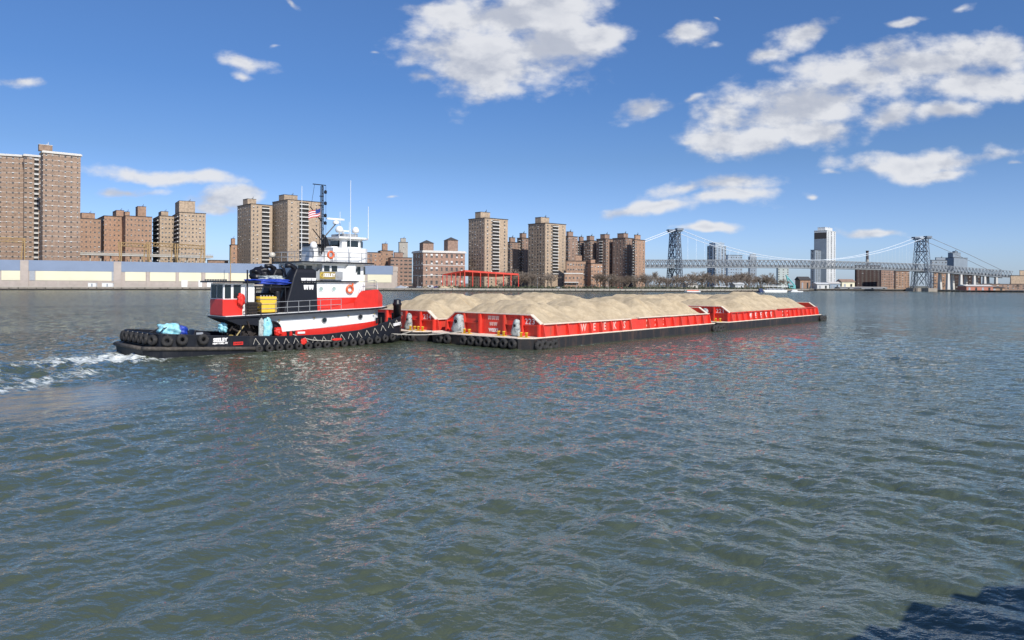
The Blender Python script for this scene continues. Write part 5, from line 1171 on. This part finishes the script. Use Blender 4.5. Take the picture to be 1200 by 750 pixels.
# funnels: slab-sided, leaning back, with bent exhaust pipes
def funnel(y0, y1, logo):
    b = MB(); lo_ = [(12.3, y0), (16.1, y0), (16.3, (y0+y1)/2), (16.1, y1), (12.3, y1), (12.0, (y0+y1)/2)]
    hi_ = [(13.6, y0+.1), (16.0, y0+.1), (16.15, (y0+y1)/2), (16.0, y1-.1), (13.6, y1-.1), (13.4, (y0+y1)/2)]
    n = 6; lv = []
    for t, z in ((0, 3.4), (.55, 5.6), (.85, 7.0), (1.0, 7.45)): lv.append([(a[0]+(c[0]-a[0])*t, a[1]+(c[1]-a[1])*t, z) for a, c in zip(lo_, hi_)])
    lv.append([(p[0]*.8+14.9*.2, p[1]*.8+(y0+y1)*.1, 7.85) for p in lv[-1]])
    vs = [p for l_ in lv for p in l_]; fs = [tuple(range(n-1, -1, -1)), tuple(range(4*n, 5*n))]
    for i in range(4): fs += [(i*n+k, i*n+(k+1) % n, (i+1)*n+(k+1) % n, (i+1)*n+k) for k in range(n)]
    b.add(vs, fs); f_ = b.build('funnel', M['black'], tg, bevel=.12)
    p = MB(); ym = (y0+y1)/2; p.tube([(14.2, ym, 7.4), (14.0, ym, 7.9), (13.5, ym, 8.15), (13.0, ym, 8.1)], .24, 10); p.tube([(13.0, ym, 7.0), (12.8, ym, 7.8), (12.5, ym, 8.1)], .12, 8); p.build('exhaust_pipe', M['black'], f_, True)
    if logo:
        for (zc_, w, k) in ((6.68, 1.7, 3), (5.98, 1.15, 2)):
            for j in range(k):
                q = w/k; xc = 15.05-w/2+q*(j+.5); h_ = .46; e_ = MB(); a_ = q*.48
                e_.prism_y([(xc-a_, zc_+h_/2), (xc+a_, zc_+h_/2), (xc+a_*.75, zc_-h_/2), (xc+a_*.25, zc_-h_/2), (xc, zc_), (xc-a_*.25, zc_-h_/2), (xc-a_*.75, zc_-h_/2)], y0-.02+.05, y0+.09)
                e_.build('emblem_letter', M['lettering'], f_)
funnel(-3.0, -1.2, True); funnel(1.2, 3.0, False)
# boat deck: yellow tank, blue tarp over a boat, small gear
yt = empty('liquid_tank', tugp(10.4, -3.1, zd(10)+.2), TH, 'yellow cubic plastic tank standing on the boat deck before the funnel', 'tank')
MB().box(-.85, .85, -.6, .7, .12, 1.65).build('tank', M['yellow'], yt, bevel=.1)
b = MB()
for z in (.5, .95, 1.4):
    b.tube([(-.88, -.63, z), (.88, -.63, z)], .03, 5); b.tube([(.88, -.63, z), (.88, .73, z)], .03, 5); b.tube([(-.88, -.63, z), (-.88, .73, z)], .03, 5)
b.build('strap_frame', M['steel'], yt); MB().box(-.9, .9, -.65, .75, 0, .11).build('pallet', M['black'], yt)
for i in range(5): MB().lathe([(.07, 1.64), (.07, 1.76)], (-.6+i*.3, -.2, 0), 8).build('cap', M['greypaint_shade'], yt)
def tarp(p, sx, sy, sz, m, label, nm='tarpaulin', seed=1, sag=.2, rz=0):
    bm = bmesh.new(); bmesh.ops.create_icosphere(bm, subdivisions=4, radius=1); rg = random.Random(seed); ph = [rg.uniform(0, 6) for _ in range(6)]
    for v in bm.verts:
        c = v.co; n = .10*math.sin(c.x*7+ph[0]+c.y*3)+.08*math.sin(c.z*9+ph[1]+c.x*4)+.06*math.sin(c.y*13+ph[2]+c.z*5)+.04*math.sin(c.x*19+ph[3])
        f = 1+n; q = max(abs(c.x), abs(c.y), abs(c.z))**-.45; v.co = Vector((c.x*f*q*sx, c.y*f*q*sy, max(c.z*f*q, -sag/sz if sz else -1)*sz))
    me = bpy.data.meshes.new(nm); bm.to_mesh(me); bm.free(); me.materials.append(m); me.polygons.foreach_set('use_smooth', [True]*len(me.polygons))
    o = bpy.data.objects.new(nm, me); col.objects.link(o); o.location = p; o.rotation_euler = (0, 0, TH+rz); return tag(o, label, nm.replace('_', ' '))
tarp(tugp(11.2, -1.9, 6.45), 2.1, 1.2, .32, M['bluetarp'], 'crumpled dark blue tarpaulin spread high between aft cabin and funnel', seed=2)
tarp(tugp(11.9, -1.2, 6.75), 1.1, .8, .35, M['greycover'], 'grey cover lying on the dark blue tarpaulin', seed=6)
b = MB(); b.box(9.4, 13.0, -2.9, 1.0, 5.95, 6.08)
for x, y in ((9.5, -2.8), (9.5, .9), (12.6, -2.8)): b.tube([(x, y, 3.4), (x, y, 5.95)], .06, 6)
b.build('shelter_frame', M['black'], tg)
b = MB(); b.box(9.8, 12.4, -1.8, .8, 3.45, 5.4); b.lathe([(.35, 3.45), (.35, 5.6)], (12.0, -2.3, 0), 10); b.build('ventilator_housing', M['black'], tg, bevel=.1)
# small boat / engine cowl behind, black
o = tarp(tugp(12.2, 1.6, 7.2), .95, .7, .75, M['black'], 'black covered workboat engine beside the far funnel', 'engine_cover', 4, .6)
# aft control cabin
MB().box(6.1, 8.0, -3.3, -.6, zd(7)+.2, 4.85).build('aft_cabin_wall', M['red'], tg, bevel=.05)
b = MB(); b.box(6.3, 9.3, -3.0, -.3, 4.86, 6.35); c_ = b.build('aft_cabin', M['white'], tg)
MB().box(8.0, 9.3, -3.0, -.3, zd(8)+.2, 4.86).build('aft_cabin_rear', M['white'], tg)
for x0, x1 in ((6.42, 7.0), (7.25, 7.95)): MB().box(x0, x1, -3.04, -2.99, 4.95, 6.2).build('window', M['glass'], tg)
for y0, y1 in ((-2.8, -1.75), (-1.55, -.5)): MB().box(6.26, 6.31, y0, y1, 4.95, 6.2).build('window', M['glass'], tg)
MB().box(5.5, 9.7, -3.5, .2, 6.4, 6.56).build('aft_cabin_roof', M['black'], tg)
tarp(tugp(7.75, -3.5, 4.85), .32, .2, .55, M['red'], 'bright red life jacket hung on the aft cabin wall', 'life_jacket', 9, 1)
b = MB(); b.tube([(8.3, -3.6, 3.3), (8.3, -3.6, 7.6)], .07, 6); b.build('aft_pole', M['black'], tg)
rail([(8.0, -3.95, zd(8)+.2), (9.5, -3.95, zd(9)+.2)], 'boat_deck_railing', 'rust', 1.1, 4, .05)
b = MB(); b.box(8.4, 9.3, -3.7, -3.15, 3.5, 4.6); b.build('deck_gear_box', M['rust'], tg, bevel=.08)
# light globe on a slender post
b = MB(); b.tube([(13.8, 2.2, 6.2), (13.8, 2.2, 9.0)], .05, 6); b.build('lamp_post', M['black'], tg); MB().lathe([(.1, 9.0), (.28, 9.05), (.34, 9.25), (.28, 9.5), (.1, 9.58)], (13.8, 2.2, 0), 14).build('lamp_globe', mat('globe_glass', (.55, .5, .42), .3), tg, True)
# main deck aft, under the boat deck: winch and machinery
wn = empty('towing_winch', tugp(8.4, -1.6, .88), TH, 'dark towing winch and machinery under the boat deck of the tug', 'winch')
b = MB(); b.lathe([(.9, -1.3), (.9, -1.2), (.45, -1.2), (.45, 1.2), (.9, 1.2), (.9, 1.3)], (0, 0, .95), 18, 'y'); b.build('drum', M['rust'], wn, True)
b = MB()
for y in (-1.5, 1.5): b.prism_y([(-1.1, .1), (-.6, .1), (0, 1.1), (.6, .1), (1.1, .1), (.3, 1.7), (-.3, 1.7)], y-.08, y+.08)
b.box(-1.3, 1.3, -1.6, 1.6, 0, .15); b.build('side_frame', M['rust'], wn)
b = MB()
for i in range(5): b.lathe([(.3-.03*i, 0), (.3-.03*i, .5)], (-1.0+i*.48, -1.75, .1), 10)
b.build('gearing', M['rust'], wn)
b = MB(); random.seed(5)
for i in range(44):
    x, y, z = random.uniform(6.6, 9.6), random.uniform(-3.9, -1.5), random.uniform(.95, 2.8)
    if i % 3: b.tube([(x, y, z), (x+random.uniform(-.8, .8), y+random.uniform(-.3, .3), min(3.1, z+random.uniform(-.5, .9)))], random.uniform(.04, .09), 6)
    else: s_ = random.uniform(.15, .32); b.box(x-s_, x+s_, y-s_, y+s_, z-s_, z+s_)
b.build('deck_pipework', M['rust'], tg)
b = MB()
for x, y in ((7.6, -3.8), (9.4, -3.9), (9.4, 3.9), (7.6, -.6)): MB().tube([(x, y, .85), (x, y, zd(6))], .09, 6).build('deck_stanchion', M['black'], tg)
b = MB(); b.prism_y([(6.0, 3.12), (9.6, 3.15), (9.6, 2.3), (8.6, 2.5), (7.4, 2.5)], -3.9, -.5); b.build('deck_bracket', M['black'], tg)
MB().box(9.5, 9.62, -3.3, 3.3, .9, 3.1).build('aft_bulkhead', M['black'], tg)
b = MB(); b.tube([(6.9, -3.9, 1.2), (7.9, -3.75, 2.4)], .07, 6); b.lathe([(.32, 0), (.32, .12)], (6.6, -4.0, 1.35), 14, 'y'); b.build('davit_block', M['gold'], tg)
b = MB(); b.prism_y([(9.3, 1.3), (9.3, 2.9), (9.55, 3.15), (9.8, 2.9), (9.8, 1.2)], -4.0, -3.75); o = b.build('rolled_cover', M['greycover'], tg, bevel=.08)
tarp(tugp(10.15, -3.95, 2.15), .42, .2, .92, M['cyantarp'], 'light blue tarpaulin hung over a bulwark post amidships', seed=3, sag=2)
tarp(tugp(1.9, -1.8, 2.05), .85, .7, .66, M['cyantarp'], 'light blue tarpaulin over gear on the tug stern', seed=5, sag=.9)
tarp(tugp(2.95, -1.6, 1.95), .6, .5, .55, M['bluetarp'], 'dark blue bag beside the light blue stern tarpaulin', 'bag', 7, .8)
b = MB(); b.prism_y([(3.6, 1.2), (5.4, 1.2), (5.3, 1.8), (3.9, 2.15)], -2.6, -1.3); o = b.build('towing_bitt_housing', M['black'], tg, bevel=.06)
MB().box(4.0, 4.6, -2.64, -2.6, 1.72, 1.9).build('housing_label', M['greypaint_shade'], tg)
tarp(tugp(6.3, -2.9, 2.25), .38, .35, .42, M['cyantarp'], 'small light blue bundle before the machinery under the aft cabin', 'bundle', 8, .6)
b = MB(); b.tube([(.6, -3.2, 2.0), (1.2, -2.5, 2.35), (2.2, -1.9, 2.6)], .05, 6); b.tube([(.4, -1.5, 2.0), (1.6, -1.3, 2.5)], .05, 6); b.build('stern_tackle', M['black'], tg)
o = tarp(tugp(11.2, -4.0, 1.75), .35, .25, .4, M['red'], 'red life jacket on the tug side deck beside the dark archway', 'life_jacket', 12, .6)
b = MB(); b.torus((11.0, -3.42, 1.9), .75, .12, 'y', 20, 8); b.lathe([(.7, 0), (.7, .05)], (11.0, -3.42, 1.9), 20, 'y'); b.build('archway', M['black'], tg)
b = MB(); b.lathe([(.14, 0), (.14, .75), (.19, .77), (.19, .85)], (12.2, -4.1, .9), 10); b.lathe([(.14, 0), (.14, .75), (.19, .77), (.19, .85)], (12.8, -4.1, .9), 10); b.build('side_bitt', M['black'], tg)
# red rags on the side
for x, s_, lb in ((13.5, .42, 'tangled red line hanging on the tug side amidships'), (17.2, .5, 'red rag tied to the tug side rope')): tarp(tugp(x, -4.78, .75), s_*(.7 if x < 14 else 1.1), .07, .28 if x < 14 else .12, M['red'], lb, 'red_rag', int(x), 1)
# bow gear
b = MB(); b.lathe([(.42, 0), (.42, 1.5), (.5, 1.55), (.5, 1.75), (.42, 1.85), (.42, 2.1), (.3, 2.2)], (25.9, -3.1, 2.45), 16); b.build('tall_bow_post', M['black'], tg, True)
b = MB(); b.lathe([(.55, -.5), (.55, -.4), (.25, -.4), (.25, .4), (.55, .4), (.55, .5)], (23.9, 0, 2.2), 14, 'y'); b.box(23.3, 24.6, -.9, .9, 1.3, 1.8); b.build('bow_winch', M['steel'], tg)
b = MB()
for x, y in ((24.6, -2.9), (23.6, -3.3)): b.lathe([(.12, 0), (.12, .8), (.17, .82)], (x, y, dz(x)), 10)
b.build('bow_bitt', M['steel'], tg)
b = MB()
for i in range(7):
    a = R(-60+20*i); b.tube([(24.7+2.3*math.cos(a), 3.6*math.sin(a)*1.0, .4), (24.7+2.45*math.cos(a), 3.7*math.sin(a), 2.5)], .2, 8)
b.build('bow_fender', M['rubber'], tg, True)
# ropes
def rope(pts, label, r=.045, m='rope'):
    P = [Vector(p) for p in pts]; Q = []
    for a_, c_ in zip(P, P[1:]):
        k = 10
        for i in range(k): t = i/k; q = a_.lerp(c_, t); q.z -= .35*math.sin(math.pi*t)*min(1, (c_-a_).length/12); Q.append(q)
    Q.append(P[-1]); o = MB().tube(Q, r, 6).build('rope', M[m]); tag(o, label, 'rope')
rope([tugp(12.6, -4.3, 1.45), tugp(14.5, -4.78, .82), tugp(24.5, -4.1, .75), bpt((-.5, 14.75), -2.6, .5, 1.3)], 'pale rope running low along the tug side to the barge seam')
rope([tugp(24.0, -3.9, 1.0), bpt((0, 0), -2.2, 8.9, 1.35)], 'pale rope from the tug bow across to the nearest barge', .06)
rope([tugp(25.0, -3.4, .7), bpt((-.5, 14.75), -3.2, 2, .7), bpt((0, 0), -2.9, 11.8, 1.1)], 'lower pale rope between tug bow and the barge sterns', .05)

# ================================================================ the pier the photographer stands on (unseen, its outline set to throw the shadow at lower right)
pr = empty('pier', (0, 0, 0), 0, 'timber river pier under the camera, outside the picture', 'pier')
edge_ = [(40, 19), (30, 15.9), (24, 13.9), (20, 12.9), (17, 12.1), (14.6, 11.4), (12.6, 10.6), (10.9, 9.9), (9.2, 8.9)]; rj = random.Random(4); out = [(-14, -14), (40, -14)]
for (xa, ya), (xb, yb) in zip(edge_, edge_[1:]):
    k = max(2, int(abs(xa-xb)/.35))
    for i in range(k): out.append((xa+(xb-xa)*i/k, ya+(yb-ya)*i/k+rj.choice((-.45, -.2, 0, 0, .12, .3))))  # uneven steps added to break up the edge of the cast shadow
out += [(9.2, 8.7), (7.6, 1.2), (-14, .8)]
b = MB(); b.prism(out, 4.55, 4.85); b.build('deck', M['wood'], pr)
for x, y in ((-12, 0), (-4, 0), (4, 0), (11.5, 8.5), (18, 11), (27, 14), (38, 17), (-12, -12), (4, -12), (22, -12), (38, -12)):
    MB().lathe([(.25, -2), (.25, 4.55)], (x, y, 0), 12).build('pile', M['darkpile'], pr)
b = MB()
for x, y in ((15.8, 11.0), (23, 12.6)): b.lathe([(.22, 4.85), (.22, 5.5), (.3, 5.55), (.3, 5.7)], (x, y-.4, 0), 12)  # unseen posts added so the shadow outline is less straight
b.build('shadow_post', M['rust'], pr)
